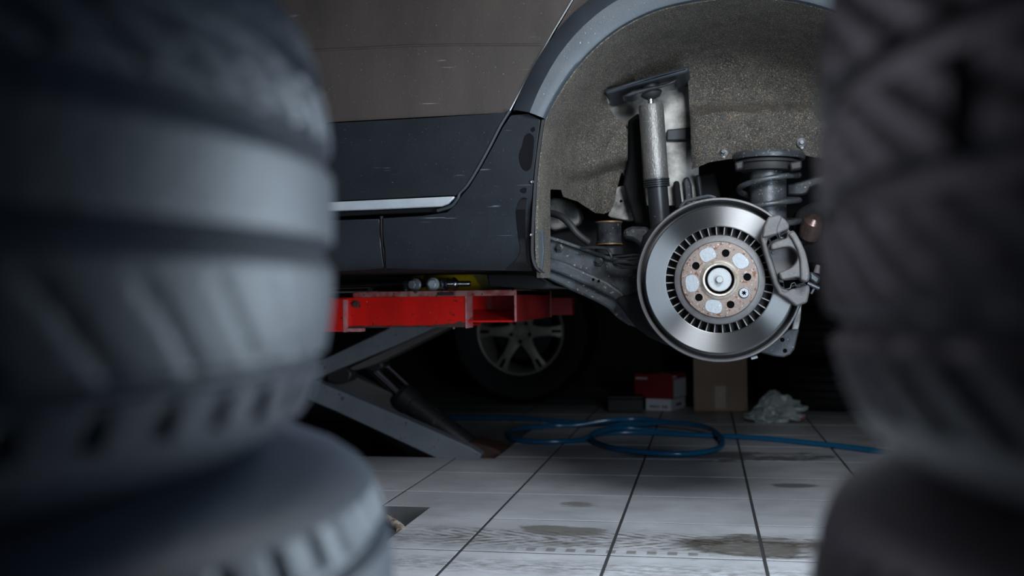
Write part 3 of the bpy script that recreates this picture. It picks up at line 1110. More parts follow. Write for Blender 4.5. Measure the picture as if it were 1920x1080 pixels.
lathe(bm, [(.0267, .010), (.0262, .014), (.0225, .014), (.0225, .012)], FM, 64, True)
finish('hub_gap_shade', bm, M['hole'], disc)  # black ring painting the shade between hub ring and cap
bm = NB()
lathe(bm, [(0, .0195), (.0205, .0195), (.022, .0185), (.0222, .008), (0, .008)], FM, 64)
cp = finish('hub_cap', bm, M['cap'], disc, 30)
bm = NB()
lathe(bm, [(0, .030), (.0058, .030), (.0072, .0285), (.0076, .0195), (0, .0195)], FM @ Matrix.Rotation(.3, 4, 'Z'), 8)
finish('axle_bolt', bm, M['cap'], disc, 20)
bm = NB()
lathe(bm, [(.120, -.040), (.145, -.040), (.1485, -.036), (.1495, -.016), (.152, -.012), (.1555, -.0125), (.157, -.017), (.1575, -.045), (.120, -.050)], FM, 140, True)
lab(finish('dust_shield', bm, M['shield'], disc, 35), 'dark pressed backing shield round the disc')


# ---- caliper
def cc(pts):
    return [(1160 + x / 3.0, 340 + y / 3.0) for x, y in pts]


def c4(pts):
    return [(1400 + x / 5.14, 390 + y / 5.14) for x, y in pts]


cal = None
bm = NB()
prism(bm, c4([(205, 85), (315, 62), (380, 115), (415, 165), (405, 215), (330, 240), (270, 268), (205, 300), (195, 350), (230, 460), (275, 600), (310, 720), (345, 770), (400, 790), (470, 770), (550, 740),
              (607, 745), (610, 800), (585, 915), (480, 950), (385, 870), (315, 835), (265, 740), (215, 590), (165, 420), (136, 300), (138, 265), (165, 180)]), 1.962, 2.045)
cal = finish('brake_caliper', bm, M['caliper'], car, 30, .004, 3)
lab(cal, 'brown-grey cast brake caliper gripping the disc')
bm = NB()
prism(bm, c4([(205, 85), (315, 62), (345, 85), (300, 190), (300, 250), (205, 285), (150, 285), (165, 180)]), 1.957, 1.97)
finish('bracket_facet', bm, M['caliper'], cal, 30, .005, 3)
bm = NB()
prism(bm, c4([(205, 260), (400, 200), (520, 330), (590, 560), (560, 740), (340, 790), (270, 600), (200, 380)]), 1.985, 2.0)
finish('brake_pad', bm, M['caliper'], cal, 30, .002)
bm = NB()
cpts = c4([(395, 235), (420, 222), (455, 220), (490, 265), (530, 340), (570, 430), (592, 520), (607, 610), (605, 690), (575, 715), (535, 705), (500, 668), (420, 680), (345, 690), (322, 655), (318, 625), (360, 605),
           (420, 580), (465, 540), (490, 490), (488, 440), (460, 400), (415, 375), (350, 380), (260, 400), (236, 385), (240, 350), (280, 325), (340, 305), (385, 285)])
prism(bm, [(p[0], p[1]) for p in smoothpts(cpts, 3, True)], 1.938, 2.02)
finish('caliper_body', bm, M['caliper'], cal, 30, .005, 3)
bm = NB()
prism(bm, c4([(440, 225), (458, 222), (490, 265), (530, 340), (570, 430), (592, 520), (606, 610), (602, 690), (575, 712), (520, 690), (520, 600), (515, 500), (490, 400), (440, 300), (400, 250)]), 1.930, 1.95)
finish('caliper_bridge', bm, M['caliper'], cal, 30, .006, 3)
bm = NB()
lathe(bm, [(0, .003), (.0028, .0025), (.0034, 0)], facing(P(1449, 474, 1.985)), 14)
finish('pad_rivet', bm, M['caliper'], cal)
# pad springs
bm = NB()
tube(bm, [P(*c4([q])[0], 1.955) for q in ((175, 280), (225, 268), (290, 258), (300, 290), (322, 292), (318, 240), (345, 255), (395, 210))], .0011, 6)
finish('pad_spring', bm, M['bsteel'], cal)
bm = NB()
tube(bm, [P(*c4([q])[0], 1.953) for q in ((310, 245), (325, 285), (345, 290))], .0016, 6)
finish('pad_clip', bm, M['chrome'], cal)
bm = NB()
tube(bm, [P(*c4([q])[0], 1.955) for q in ((345, 770), (370, 785), (420, 770), (430, 730), (460, 718), (480, 755), (520, 748), (570, 735))], .0011, 6)
finish('pad_spring', bm, M['bsteel'], cal)
for pts in ([(192, 320), (215, 310), (222, 345), (200, 350)], [(225, 285), (280, 265), (300, 290), (240, 320)], [(320, 715), (352, 720), (355, 760), (330, 755)], [(355, 700), (500, 690), (540, 720), (440, 745), (400, 775), (365, 770)]):
    bm = NB()
    prism(bm, c4(pts), 1.9835, 1.99)
    finish('pad_recess_shade', bm, M['hole'], cal, 30)  # flat black pieces painting the shade around the pad
bm = NB()
prism(bm, c4([(605, 610), (640, 620), (715, 670), (690, 730), (660, 730), (605, 690)]), 1.99, 2.03)
finish('bleed_block', bm, M['bsteel'], cal, 30, .004)
bm = NB()
tube(bm, [P(1531, 512, 2.0), P(1534, 497, 2.0)], [.006, .0042], 10)
finish('bleed_nipple', bm, M['caliper'], cal)
bm = NB()
tube(bm, [P(1514, 531, 1.975), P(1536, 541, 1.975)], .004, 10)
finish('guide_pin', bm, M['bsteel'], cal)
bm = NB()
tube(bm, [P(1527, 540, 1.985), P(1521, 551, 1.985)], .0022, 8)
finish('guide_clip', bm, M['chrome'], cal)

# ------------------------------------------------------------------ scissor lift near unit
YP = 2.36
lift = thing('scissor_lift', 'red scissor lift platform with grey arms under the near sill', 'lift', (-.9, 3.1, -.22))
PT = P(800, 545.5, YP).z            # top of the platform
xa, xb, xe = P(664, 560, YP).x, P(875, 560, YP).x, P(968, 560, YP).x
xl = -2.0
zb1 = P(800, 613.5, YP).z
zb2 = P(920, 601, YP).z
zt1 = P(800, 556, YP).z
bm = NB()
box(bm, (xl, YP, zb1), (xb, YP + .012, zt1))
box(bm, (xl, YP, zb1), (xb, YP + .16, zb1 + .006))
o = finish('platform_beam', bm, M['red'], lift, 30, .002)
lab(o, 'bright red painted side beam of the platform')
bm = NB()
ng = 260
lo_, hi_ = [], []
for k in range(ng + 1):
    x = xl + (xb - .003 - xl) * k / ng
    hh = .004 + .012 * max(0, mnoise.noise(Vector((x * 9, 1.3, 0))) + .25) + .004 * mnoise.noise(Vector((x * 70, 4.1, 0)))
    lo_.append(bm.verts.new((x, YP - .0006, zb1 - .0005)))
    hi_.append(bm.verts.new((x, YP - .0006, zb1 + max(.0015, hh))))
for k in range(ng):
    bm.faces.new((lo_[k], lo_[k + 1], hi_[k + 1], hi_[k]))
finish('beam_grime', bm, M['grime'], lift, 0)
bm = NB()
box(bm, (xa, YP - .010, zt1), (xe, YP + .54, PT))
finish('platform_plate', bm, M['redtop'], lift, 30, .0015)
bm = NB()
box(bm, (xb - .003, YP - .003, zb1 - .003), (xb + .0005, YP + .06, zt1))
finish('beam_end_edge', bm, M['pink'], lift, 30)
bm = NB()
# channel of the extension: sloping web, foot and end plate
ym = YP + .14
q = [(xb - .02, ym, zb2 + .020), (xe, ym, zb2 + .020), (xe, ym, zt1), (xb - .02, ym, zt1)]
box(bm, (xb - .02, ym, zb2), (xe - .0035, ym + .01, zt1))
vs_ = [bm.verts.new(p) for p in ((xb - .02, YP + .002, zb2), (xe - .0035, YP + .002, zb2), (xe - .0035, ym, zb2 + .025), (xb - .02, ym, zb2 + .025))]
bm.faces.new(vs_)
vs2 = [bm.verts.new(p) for p in ((xb - .02, YP + .002, zb2 - .004), (xe - .0035, YP + .002, zb2 - .004), (xe - .0035, ym, zb2 - .004), (xb - .02, ym, zb2 - .004))]
bm.faces.new(list(reversed(vs2)))
for k in range(4):
    bm.faces.new((vs_[k], vs_[(k + 1) % 4], vs2[(k + 1) % 4], vs2[k]))
finish('extension_channel', bm, M['red'], lift, 30)
bm = NB()
box(bm, (xe - .003, YP - .002, zb2 - .003), (xe, YP + .54, PT - .002))
finish('extension_end', bm, M['redd'], lift, 30)
bm = NB()
box(bm, (xe - .003, YP + .54, P(1050, 591, YP + .54).z), (P(1073, 570, YP + .54).x, YP + .60, P(1050, 558, YP + .54).z))
finish('inner_extension', bm, M['redd'], lift, 30, .002)
bm = NB()
box(bm, (xe - .001, YP + .536, zb2 - .003), (xe + .002, YP + .5405, PT))
finish('rear_edge', bm, M['pink'], lift, 30)
bm = NB()
box(bm, (xe - .0035, YP - .006, zb2 - .003), (xe + .0012, YP - .003, PT))
finish('extension_edge', bm, M['pink'], lift, 30)
x0_, x1_ = P(560, 590, YP - .02).x, P(646, 590, YP - .02).x
bm = NB()
box(bm, (x0_, YP - .02, P(640, 622, YP - .02).z), (x1_, YP + .01, P(640, 560, YP - .02).z))
finish('guide_bracket', bm, M['red'], lift, 30, .003)
bm = NB()
box(bm, (x1_ - .003, YP - .021, P(640, 623, YP - .02).z), (x1_ + .0015, YP + .01, P(640, 562, YP - .02).z))
finish('bracket_edge', bm, M['pink'], lift, 30)
bm = NB()
box(bm, (x1_ + .002, YP - .015, P(640, 622, YP).z), (P(680, 620, YP).x, YP + .02, zb1 - .001))
finish('bracket_foot', bm, M['pink'], lift, 30, .001)
bm = NB()
box(bm, (P(822, 550, YP).x, YP - .013, P(840, 554, YP).z), (P(854, 550, YP).x, YP + .02, P(840, 548, YP).z))
finish('cable_clip', bm, M['rubber'], lift, 30, .002)
bm = NB()
lathe(bm, [(0, .008), (.006, .008), (.006, .003), (.010, .002), (.010, 0)], axis_mtx(P(667, 570, YP), (0, -1, 0)), 6)
finish('beam_bolt', bm, M['grime'], lift, 20)
bm = NB()
lathe(bm, [(0, -.006), (.005, -.006), (.005, 0)], axis_mtx(Vector((P(841, 612, YP).x, YP + .05, zb1)), (0, 0, 1)), 8)
finish('beam_bolt', bm, M['bsteel'], lift, 20)


def slab(bm, pts, Y0, th, push=None):
    prism(bm, pts, Y0, Y0 + th)


# scissor arms (world coordinates, under the inner half of the platform)
YA = 2.93
bm = NB()
prism(bm, [(420, 752), (627, 664), (719, 620), (745, 606), (832, 606), (811, 616), (740, 648), (627, 695), (420, 790)], YA, YA + .055)
a1 = finish('upper_scissor_arm', bm, M['liftgrey'], lift, 30, .003)
bm = NB()
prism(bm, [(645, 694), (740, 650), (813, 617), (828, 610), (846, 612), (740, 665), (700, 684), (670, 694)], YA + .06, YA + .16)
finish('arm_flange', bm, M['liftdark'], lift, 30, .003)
YB = 2.95
bm = NB()
prism(bm, [(420, 640), (610, 722), (760, 785), (880, 838), (903, 852), (890, 880), (850, 880), (818, 860), (720, 814), (630, 772), (420, 684)], YB, YB + .055)
finish('lower_scissor_arm', bm, M['liftgrey'], lift, 30, .004)
bm = NB()
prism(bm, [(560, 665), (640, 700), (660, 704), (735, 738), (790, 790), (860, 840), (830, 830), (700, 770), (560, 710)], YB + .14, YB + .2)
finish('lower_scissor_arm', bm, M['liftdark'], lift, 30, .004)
bm = NB()
prism(bm, [(612, 690), (650, 688), (660, 700), (655, 715), (640, 720), (612, 716)], YA + .04, YA + .1)
finish('pivot_block', bm, M['cyl'], lift, 30, .006)
Yc = 3.10
bm = NB()
p0, p1, p2 = P(684, 676, Yc), P(748, 738, Yc), P(905, 858, Yc)
tube(bm, [p0 + (p0 - p1) * .3, p1], .017, 20)
tube(bm, [p0 + (p0 - p1) * .3 + Vector((.022, .05, .012)), p1 + Vector((.022, .05, .012))], .012, 16)
finish('cylinder_rod', bm, M['rod'], lift, 40)
bm = NB()
dcy = (p2 - p1).normalized()
tube(bm, [p1, p1 + dcy * .012, p1 + dcy * .014, p1 + dcy * .05, p1 + dcy * .052, p2, p2 + dcy * .05], [.036, .040, .043, .043, .037, .037, .03], 28)
hc = finish('hydraulic_cylinder', bm, M['cyl'], lift, 40)
bm = NB()
prism(bm, [(680, 665), (712, 672), (722, 688), (700, 700), (672, 690)], Yc - .02, Yc + .06)
finish('rod_clevis', bm, M['cyl'], lift, 30, .008)
bm = NB()
box(bm, (-1.95, 2.93, -.215), (-.66, 3.0, -.15))
box(bm, (-1.95, 3.62, -.215), (-1.0, 3.70, -.12))
finish('base_frame', bm, M['redd'], lift, 0)
bm = NB()
prism(bm, [(862, 838), (885, 828), (930, 842), (946, 852), (930, 880), (870, 880)], 3.02, 3.16)
finish('base_pivot', bm, M['grime'], lift, 30, .008)

# ------------------------------------------------------------------ things lying on the platform
bm = NB()
Yb = 2.47
b0 = [P(x, y, Yb) for x, y in ((762, 543), (905, 543.5), (882, 508), (772, 510))]
zt_, zb_ = .5115, PT + .0005
xs0, xs1 = b0[0].x, b0[1].x
v = [(xs0, Yb, zb_), (xs1, Yb, zb_), (xs1 - .028, Yb + .015, zt_), (xs0 + .01, Yb + .015, zt_), (xs0, Yb + .2, zb_), (xs1 + .045, Yb + .2, zb_), (xs1 + .012, Yb + .185, zt_), (xs0 + .01, Yb + .185, zt_)]
vv = [bm.verts.new(p) for p in v]
for f in ((0, 1, 2, 3), (4, 7, 6, 5), (0, 4, 5, 1), (3, 2, 6, 7), (0, 3, 7, 4)):
    bm.faces.new([vv[i] for i in f])
yb = thing('lifting_block', 'yellow rubber lifting block between red platform and sill', 'block', ((xs0 + xs1) / 2, Yb + .1, zb_))
fz = bm.faces.new([vv[i] for i in (1, 5, 6, 2)])
finish('block_body', bm, M['yellow'], yb, 30, .002)
bm = NB()
vv = [bm.verts.new(Vector(v[i]) + Vector((.0012, 0, .0006))) for i in (1, 5, 6, 2)]
bm.faces.new(vv)
finish('scuffed_end', bm, M['yellowd'], yb, 0)


def bolt(px, py, Y, direction, label, r=.0132, shank=.032, cap='chrome'):
    d = Vector(direction).normalized()
    c = P(px, py, Y)
    c.z = PT + r * 1.12 + .0004
    T = axis_mtx(c, d)
    t = thing('wheel_bolt', label, 'bolt', (c.x, c.y, PT), 'chrome wheel bolts on the red platform')
    bm = NB()
    lathe(bm, [(0, .0205), (r * .72, .0205), (r * .86, .018), (r * .92, .004), (r * .92, 0), (0, 0)], T, 6)
    finish('hex_head', bm, M[cap], t, 25, .0012)
    bm = NB()
    lathe(bm, [(0, .0045), (r * .98, .0045), (r * 1.12, .002), (r * 1.12, -.0015), (r * .95, -.004), (r * .55, -.010), (0, -.010)], T, 32)
    finish('washer_collar', bm, M[cap], t, 30)
    bm = NB()
    pr = [(0, -.006)]
    for k in range(16):
        z = -.008 - shank * k / 16
        pr += [(r * .50, z), (r * .45, z - shank / 32)]
    pr += [(r * .4, -.009 - shank), (0, -.009 - shank)]
    lathe(bm, pr, T, 20)
    finish('threaded_shank', bm, M['chrome'], t, 30)
    return t


M['dullcap'] = mat('dull_zinc', (.42, .43, .44), .42, .5, bump=.1, bs=80)
M['palecap'] = mat('pale_zinc', (.75, .80, .83), .38, .35, bump=.1, bs=80)
bolt(763, 531, 2.425, (.35, -1, 0), 'darkest small wheel bolt, furthest left in the row', .0118, cap='dullcap')
bolt(779, 531, 2.40, (-.25, -1, 0), 'dull grey wheel bolt second from the left in the row', .0135, cap='dullcap')
bolt(812, 531, 2.40, (.12, -1, 0), 'pale round-headed wheel bolt in the middle of the row', .0140, cap='palecap')
bolt(833, 531, 2.43, (-.2, -1, .0), 'pale wheel bolt half hidden behind the sideways one', .0135, cap='palecap')
bolt(852, 531, 2.392, (-1, -.42, 0), 'bright wheel bolt lying sideways with its shank pointing right', .0140, .030)
# long wrench bar on the platform
bar = thing('wrench', 'long steel wrench bar lying on the red platform left of the bolts', 'wrench', (P(680, 535, 2.45).x, 2.45, PT))
bm = NB()
tube(bm, [P(520, 540, 2.50) * 1, P(752, 533, 2.46)], .0068, 14)
for v_ in bm.verts:
    pass
ob = finish('wrench_handle', bm, M['chrome'], bar, 40)
bm = NB()
e0 = P(752, 533, 2.46)
tube(bm, [e0 + Vector((-.03, .004, 0)), e0], .0095, 14)
finish('wrench_socket', bm, M['chrome'], bar, 40)
bar2 = thing('steel_rod', 'thin steel rod behind the wrench on the red platform', 'rod', (P(690, 528, 2.53).x, 2.53, PT))
bm = NB()
z_ = PT + .0046
tube(bm, [Vector((P(560, 530, 2.56).x, 2.56, z_)), Vector((P(775, 530, 2.54).x, 2.54, z_))], .0045, 10)
finish('rod_shaft', bm, M['chrome'], bar2, 40)
bm = NB()
tube(bm, [Vector((P(692, 530, 2.55).x, 2.549, PT + .0065)), Vector((P(700, 530, 2.55).x, 2.549, PT + .0065))], .0064, 10)
finish('rod_collar', bm, M['dullcap'], bar2, 40)

# ------------------------------------------------------------------ foreground tyres


def sil_center(px, py, dist, R):
    r = ray(px, py)
    ang = math.atan2(r.x, r.y)
    D = math.hypot(dist, R)
    s = -1 if px < 960 else 1
    a = ang + s * math.asin(R / D)
    return D * math.sin(a), D * math.cos(a)


def tyre(label, cx, cy, z0, W, R, pattern, m, nth=480, dark=None, rot=0, group=None, Rb=None):
    Rb = Rb or R * .63
    t = thing('tyre', label, 'tyre', (cx, cy, z0), group)
    zm = z0 + W / 2
    half = [(R - .0115, .375), (R - .0165, .408), (R - .025, .440), (R - .036, .464), (R - .050, .482), (R - .066, .494), (R - .080, .499), (R - .088, .500), (R - .094, .494), (Rb + .040, .470),
            (Rb + .032, .463), (Rb + .028, .450), (Rb + .014, .425), (Rb + .008, .430), (Rb + .002, .420), (Rb, .395), (Rb, .36), (Rb + .01, .34), (R - .03, .33)]
    # tread
    bm = NB()
    nz = 76 if nth > 200 else 26
    prev = None
    first = None
    zs = [(-.375 + .75 * k / nz) * W for k in range(nz + 1)]
    rings = []
    for z in zs:
        u = z / W
        base = R - .0115 * (abs(u) / .375) ** 3.0
        rings.append([bm.verts.new((cx + (base - pattern(z, 2 * math.pi * k / nth + rot, R)) * math.cos(2 * math.pi * k / nth), cy + (base - pattern(z, 2 * math.pi * k / nth + rot, R)) * math.sin(2 * math.pi * k / nth), zm + z)) for k in range(nth)])
    for A, B in zip(rings, rings[1:]):
        for k in range(nth):
            bm.faces.new((A[k], A[(k + 1) % nth], B[(k + 1) % nth], B[k]))
    finish('tread', bm, m, t, 40)
    for s in (1, -1):
        bm = NB()
        pr = [(r, s * u * W) for r, u in half]
        lathe(bm, pr, Matrix.Translation((cx, cy, zm)), 160 if nth > 200 else 48)
        finish('sidewall', bm, m, t, 40)
    return t


def groove(z, c, w_, d):
    x = abs(z - c) / (w_ / 2)
    return d * (1 - sstep(.75, 1.1, x))


def slot(th, n, wf, d, ph=0):
    f = ((th / (2 * math.pi) * n + ph) % 1.0)
    return d if f < wf else 0


def pat_left(z, th, R):
    d = 0
    d = max(d, groove(z, .062, .009, .008))
    for c in (.027, -.018):
        # steep upper wall, long sloping lower wall
        t = (c + .007 - z) / .014
        if 0 < t < 1:
            d = max(d, .007 * (t / .15 if t < .15 else (1 - t) / .85))
    d = max(d, groove(z, -.066, .004, .004))
    if z > .066:
        d = max(d, slot(th + z * 3.2, 84, .20, .0014))
    elif .032 < z < .058:
        d = max(d, slot(th + z * 4.0, 60, .16, .0018))
    elif -.062 < z < -.03:
        d = max(d, slot(th + z * 3.0, 54, .12, .0014))
    if z < -.072:
        if -.102 < z:
            d = max(d, slot(th, 66, .22, .0038))
        d += .0
    return d


def pat_right(z, th, R):
    d = 0
    for c in (.066, .023, -.016, -.061):
        d = max(d, groove(z, c, .010, .0065))
    if z > .070:
        d = max(d, slot(th + z * 4, 58, .25, .003))
    elif .03 < z < .061:
        d = max(d, slot(th + z * 6, 58, .28, .0026))
        d = max(d, slot(th, 12, .05, .0045))
    elif -.010 < z < .018:
        d = max(d, slot(th + z * 6, 58, .28, .0024))
        d = max(d, slot(th, 12, .05, .0045, .3))
    elif -.056 < z < -.021:
        d = max(d, slot(th + z * 5, 58, .22, .002))
    elif z < -.066:
        d = max(d, slot(th + z * 3, 60, .36, .0030))
    return d


def pat_plain(z, th, R):
    d = 0
    for c in (.05, .018, -.018, -.05):
        d = max(d, groove(z, c, .008, .006))
    if abs(z) > .054:
        d = max(d, slot(th, 70, .2, .003))
    return d


ZB = .376
lx, ly = sil_center(626, 440, .525, .335)
tyre('upper blue-grey tyre of the left stack with ribbed tread', lx, ly, ZB, .226, .335, pat_left, M['tyreL'], 600)
l2x, l2y = sil_center(742, 1150, .57, .350)
tyre('lower blue-grey tyre of the left stack, broad shoulder facing the lit floor', l2x, l2y, .188, .188, .350, pat_plain, M['tyreL'], 480)
tyre('bottom tyre of the left stack standing on the tiles', l2x, l2y, 0, .188, .345, pat_plain, M['tyreL'], 160)
rx, ry = sil_center(1531, 300, .455, .335)
tyre('upper black tyre of the right stack with deep slanted grooves', rx, ry, ZB, .246, .335, pat_right, M['tyreR'], 600)
r2x, r2y = sil_center(1512, 1100, .50, .340)
tyre('lower black tyre of the right stack below the big one', r2x, r2y, .188, .188, .340, pat_plain, M['tyreR'], 480)
tyre('bottom tyre of the right stack standing on the tiles', r2x, r2y, 0, .188, .335, pat_plain, M['tyreR'], 160)

# ------------------------------------------------------------------ hose on the floor
hz = .0085
cA, cB = PF(1045, 822), PF(1232, 837)


def fl_(px, py, z=hz):
    p = PF(px, py)
    return (p.x, p.y, z)


path = [fl_(700, 778), fl_(840, 786), fl_(960, 788), fl_(1080, 796), fl_(1180, 800), fl_(1260, 806, .024), fl_(1320, 815, .026), fl_(1350, 829, .020), fl_(1352, 842), fl_(1322, 853), fl_(1270, 857), fl_(1210, 854),
        fl_(1150, 846), fl_(1114, 833), fl_(1112, 822, .012), fl_(1140, 817), fl_(1200, 816), fl_(1290, 820), fl_(1400, 825), fl_(1500, 834), fl_(1640, 851), fl_(1800, 880)]
bm = NB()
tube(bm, smoothpts(path, 10), .0082, 12)
path = [fl_(1262, 806, .024), fl_(1200, 800, .026), fl_(1140, 801, .024), fl_(1080, 802), fl_(1030, 803), fl_(975, 809), fl_(951, 818), fl_(960, 828), fl_(1000, 833), fl_(1050, 833), fl_(1095, 829), fl_(1124, 822, .024), fl_(1170, 816, .024), fl_(1235, 817, .014), fl_(1300, 820.5)]
tube(bm, smoothpts(path, 10), .0082, 12)
tag(finish('air_hose', bm, M['hose'], None, 60), 'blue rubber air hose lying in two loops and trailing right over the tiles', 'hose')

# ------------------------------------------------------------------ background things
def rbox(bm, c, sx, sy, z0, z1, rot):
    mt = Matrix.Translation((c[0], c[1], 0)) @ Matrix.Rotation(rot, 4, 'Z')
    box(bm, (-sx / 2, -sy / 2, z0), (sx / 2, sy / 2, z1), mt)
    return mt


# cardboard box
c0, c1 = PF(1301, 771), PF(1403, 771)
YQ = 4.15
x0_, x1_ = P(1301, 760, YQ).x, P(1402, 760, YQ).x
zt2 = P(1350, 640, YQ).z
cb = thing('cardboard_box', 'plain brown cardboard box standing on the tiles below the brake disc', 'box', ((x0_ + x1_) / 2, YQ + .1, 0))
bm = NB()
box(bm, (x0_, YQ, .0005), (x1_, YQ + .2, zt2))
finish('carton', bm, M['card'], cb, 0, .003)
bm = NB()
xm_ = (x0_ + x1_) / 2
box(bm, (xm_ - .022, YQ - .0012, .012), (xm_ + .02, YQ, P(1350, 724, YQ).z))
finish('tape_strip', bm, M['tape'], cb, 0)
# white carton with print, red carton on it
fa, fb = PF(1214, 768), PF(1258, 771.5)
mt_rot = math.atan2(fb.y - fa.y, fb.x - fa.x)
wd = (fb - fa).length
dep = .17
hwh = P(1258, 749, fb.y).z
mt = Matrix.Translation((fb.x, fb.y, 0)) @ Matrix.Rotation(-.32, 4, 'Z')
wb = thing('white_carton', 'small white carton with dark print under the red carton', 'box', (fb.x - .05, fb.y + .08, 0))
bm = NB()
box(bm, (-.105, 0, .0005), (0, dep, hwh), mt)
finish('carton', bm, M['white'], wb, 0, .002)
bm = NB()
for k, wl in enumerate((.006, .005, .006, .004, .006, .0, .005, .006, .006)):
    xk = -.088 + k * .0085
    if wl:
        box(bm, (xk, -.0008, .012), (xk + wl, 0, .021), mt)
box(bm, (0, .06, .016), (.0008, .12, .026), mt)
finish('printed_marks', bm, M['ink'], wb, 0)
hr = P(1230, 702, fb.y).z
rb = thing('red_carton', 'red carton with white end resting on the white carton', 'box', (fb.x - .05, fb.y + .08, hwh))
bm = NB()
box(bm, (-.155, .005, hwh + .0005), (.006, dep, hr), mt)
finish('carton', bm, M['redbox'], rb, 0, .002)
bm = NB()
box(bm, (.006, .02, hwh + .004), (.0068, dep - .01, hr - .022), mt)
finish('end_label', bm, M['white'], rb, 0)
bm = NB()
for k in range(7):
    box(bm, (-.148 + k * .0072, .0042, hr - .022), (-.1425 + k * .0072, .005, hr - .015), mt)
box(bm, (-.07, .06, hr), (-.03, .075, hr + .0006), mt)
box(bm, (.0055, .01, hr - .015), (.0068, .05, hr - .008), mt)
finish('printed_marks', bm, M['white'], rb, 0)
# black case on the left of the cartons
k0, k1 = PF(1139, 773), PF(1208, 776)
kb = thing('black_case', 'low black plastic case beside the white carton', 'box', ((k0.x + k1.x) / 2, k0.y + .08, 0))
bm = NB()
box(bm, (k0.x, k0.y, .0005), (k1.x - .01, k0.y + .16, .052))
finish('case_body', bm, M['blackbox'], kb, 0, .004)
bm = NB()
box(bm, (k0.x - .002, k0.y - .002, .0525), (k1.x - .008, k0.y + .162, .064))
finish('case_lid', bm, M['blackbox'], kb, 0, .003)
# crumpled plastic bag
bcn = PF(1456, 796)
bm = NB()
bmesh.ops.create_icosphere(bm, subdivisions=5, radius=1)
for v in bm.verts:
    d = v.co.normalized()
    rr = .82 + .34 * mnoise.noise(d * 1.7 + Vector((3, 1, 7))) + .22 * mnoise.noise(d * 3.6 + Vector((9, 2, 1))) - .20 * abs(mnoise.noise(d * 6.0)) - .12 * abs(mnoise.noise(d * 12.0))
    p = d * rr
    x, y, z = p.x * .128, p.y * .085, p.z * .066
    tz = .040
    z = max(z + tz, 0.0006 + .004 * abs(mnoise.noise(d * 9)))
    if x < -.03:
        z *= 1 - .55 * sstep(-.03, -.10, x)
        z = max(z, .0006)
    z += .022 * math.exp(-((x + .008) / .018) ** 2) * sstep(.03, .06, z)
    v.co = (bcn.x + x, bcn.y + .075 + y, z)
tag(finish('plastic_bag', bm, M['bag'], None, 28), 'crumpled whitish plastic bag on the floor right of the cardboard box', 'bag')

# stack of tyres in the dark at the right
sx_ = P(1575, 700, 4.45)
ords = ('bottom', 'second lowest', 'third lowest', 'fourth lowest', 'topmost')
for k in range(5):
    tyre('%s black tyre of the dark stack behind the plastic bag' % ords[k], sx_.x + .012 * math.sin(k * 2.1), 4.45 + .01 * math.cos(k * 3), k * .2003, .2, .35, pat_plain, M['tyreB'], 140, group='tyres stacked in the dark by the back wall')

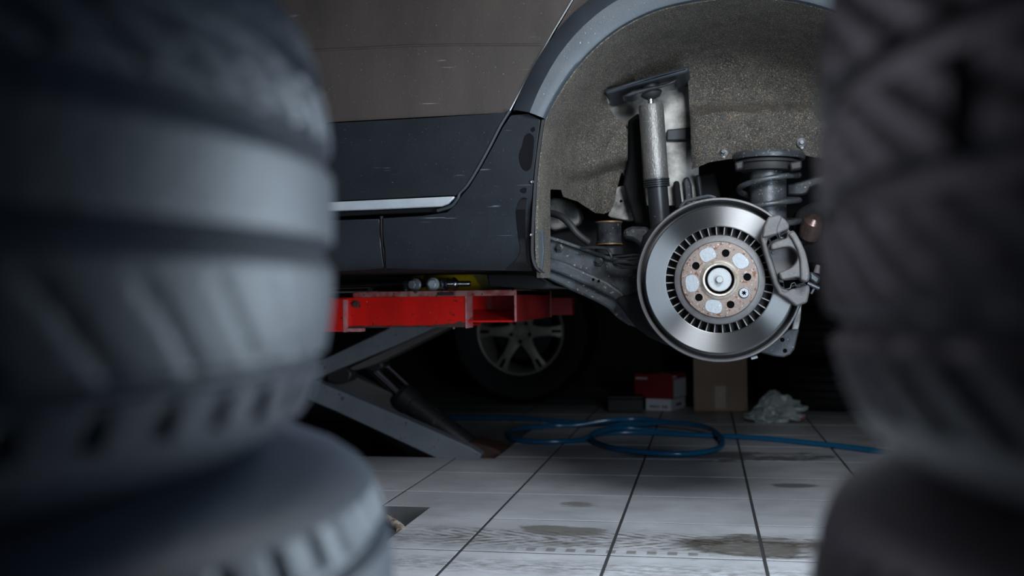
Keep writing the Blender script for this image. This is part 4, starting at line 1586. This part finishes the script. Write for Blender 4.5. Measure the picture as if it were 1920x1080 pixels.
# spare alloy wheel seen under the car
YW = 4.36
wc = P(976, 621.5, YW)
rr_ = 86 * YW / 2000
Rt = wc.z
wh = thing('alloy_wheel', 'six-spoke alloy wheel with tyre standing in the dark behind the red lift', 'wheel', (wc.x, YW + .1, 0))
T = facing(wc)
bm = NB()
lathe(bm, [(rr_ * .98, .002), (rr_ * 1.04, .010), (Rt - .03, .018), (Rt - .008, -.004), (Rt, -.03), (Rt, -.17), (Rt - .01, -.19), (Rt - .03, -.205), (rr_, -.19)], T, 80, True)
finish('tyre_casing', bm, M['tyreB'], wh, 40)
bm = NB()
lathe(bm, [(rr_, .006), (rr_ * .99, .010), (rr_ * .955, .008), (rr_ * .93, -.004), (rr_ * .87, -.03), (rr_ * .84, -.17), (rr_ * .97, -.185), (rr_, -.17)], T, 80, True)
finish('rim', bm, M['alloy'], wh, 40)
for k in range(6):
    a = math.radians(60 * k)
    bm = NB()
    TT = T @ Matrix.Rotation(a, 4, 'Z')
    r0, r1 = rr_ * .2, rr_ * .955
    prof = [(r0, .030, .004), (rr_ * .42, .022, .010), (rr_ * .66, .019, .010), (rr_ * .82, .024, .006), (r1, .030, .0)]
    L_ = []
    for r, hw, z in prof:
        L_.append([bm.verts.new(TT @ Vector((r, s * hw, zz))) for s, zz in ((-1, z - .004), (0, z), (1, z - .004))] + [bm.verts.new(TT @ Vector((r, s * hw, z - .03))) for s in (1, -1)])
    for A, B in zip(L_, L_[1:]):
        for i in range(5):
            bm.faces.new((A[i], A[(i + 1) % 5], B[(i + 1) % 5], B[i]))
    bm.faces.new(L_[0])
    bm.faces.new(list(reversed(L_[-1])))
    sp = finish('spoke', bm, M['alloy'], wh, 30, .003)
    bm = NB()
    box(bm, (rr_ * .72, -.006, .0), (rr_ * .93, .006, .0115), TT)
    finish('spoke_slot_shade', bm, M['hole'], sp, 0)
bm = NB()
lathe(bm, [(0, .004), (.026, .006), (.030, .002), (.034, -.001), (.052, .006), (.058, .003), (.060, -.03), (0, -.03)], T, 48)
finish('wheel_hub', bm, M['alloy'], wh, 30)
bm = NB()
lathe(bm, [(0, .011), (.018, .010), (.022, .005)], T, 32)
finish('hub_cap', bm, M['alloy'], wh, 30)
for k in range(5):
    a = math.radians(54 + 72 * k)
    bm = NB()
    lathe(bm, [(0, .0065), (.008, .0065), (.008, .002)], T @ Matrix.Translation((.042 * math.cos(a), .042 * math.sin(a), 0)), 12)
    finish('lug_recess_shade', bm, M['hole'], wh)
bm = NB()
lathe(bm, [(0, -.08), (rr_ * .66, -.08), (rr_ * .66, -.1), (0, -.1)], T, 40)
finish('brake_disc', bm, M['bsteel'], wh, 30)

# rusty pipe and red scraps lying in the front floor recess
pr_ = thing('rusty_pipe', 'rusty pale pipe lying across the floor recess in front', 'pipe', (-.68, 2.02, -.05))
bm = NB()
tube(bm, smoothpts([P(640, 935, 2.10), P(690, 956, 2.06), P(742, 985, 2.0), P(752, 996, 1.98)], 6), .0105, 12)
finish('pipe_length', bm, mat('flaking_pipe', (.36, .31, .26), .7, col2=(.12, .07, .045), ns=45, nc=(.4, .6), bump=.6, bs=70), pr_, 40)
rg = finish('base_bar', (lambda b: (box(b, (-1.3, 1.9, -.1595), (-.66, 1.97, -.11)), b)[1])(NB()), M['redd'], None, 0, .006)
tag(rg, 'dark red steel bar at the bottom of the front floor recess', 'bar')
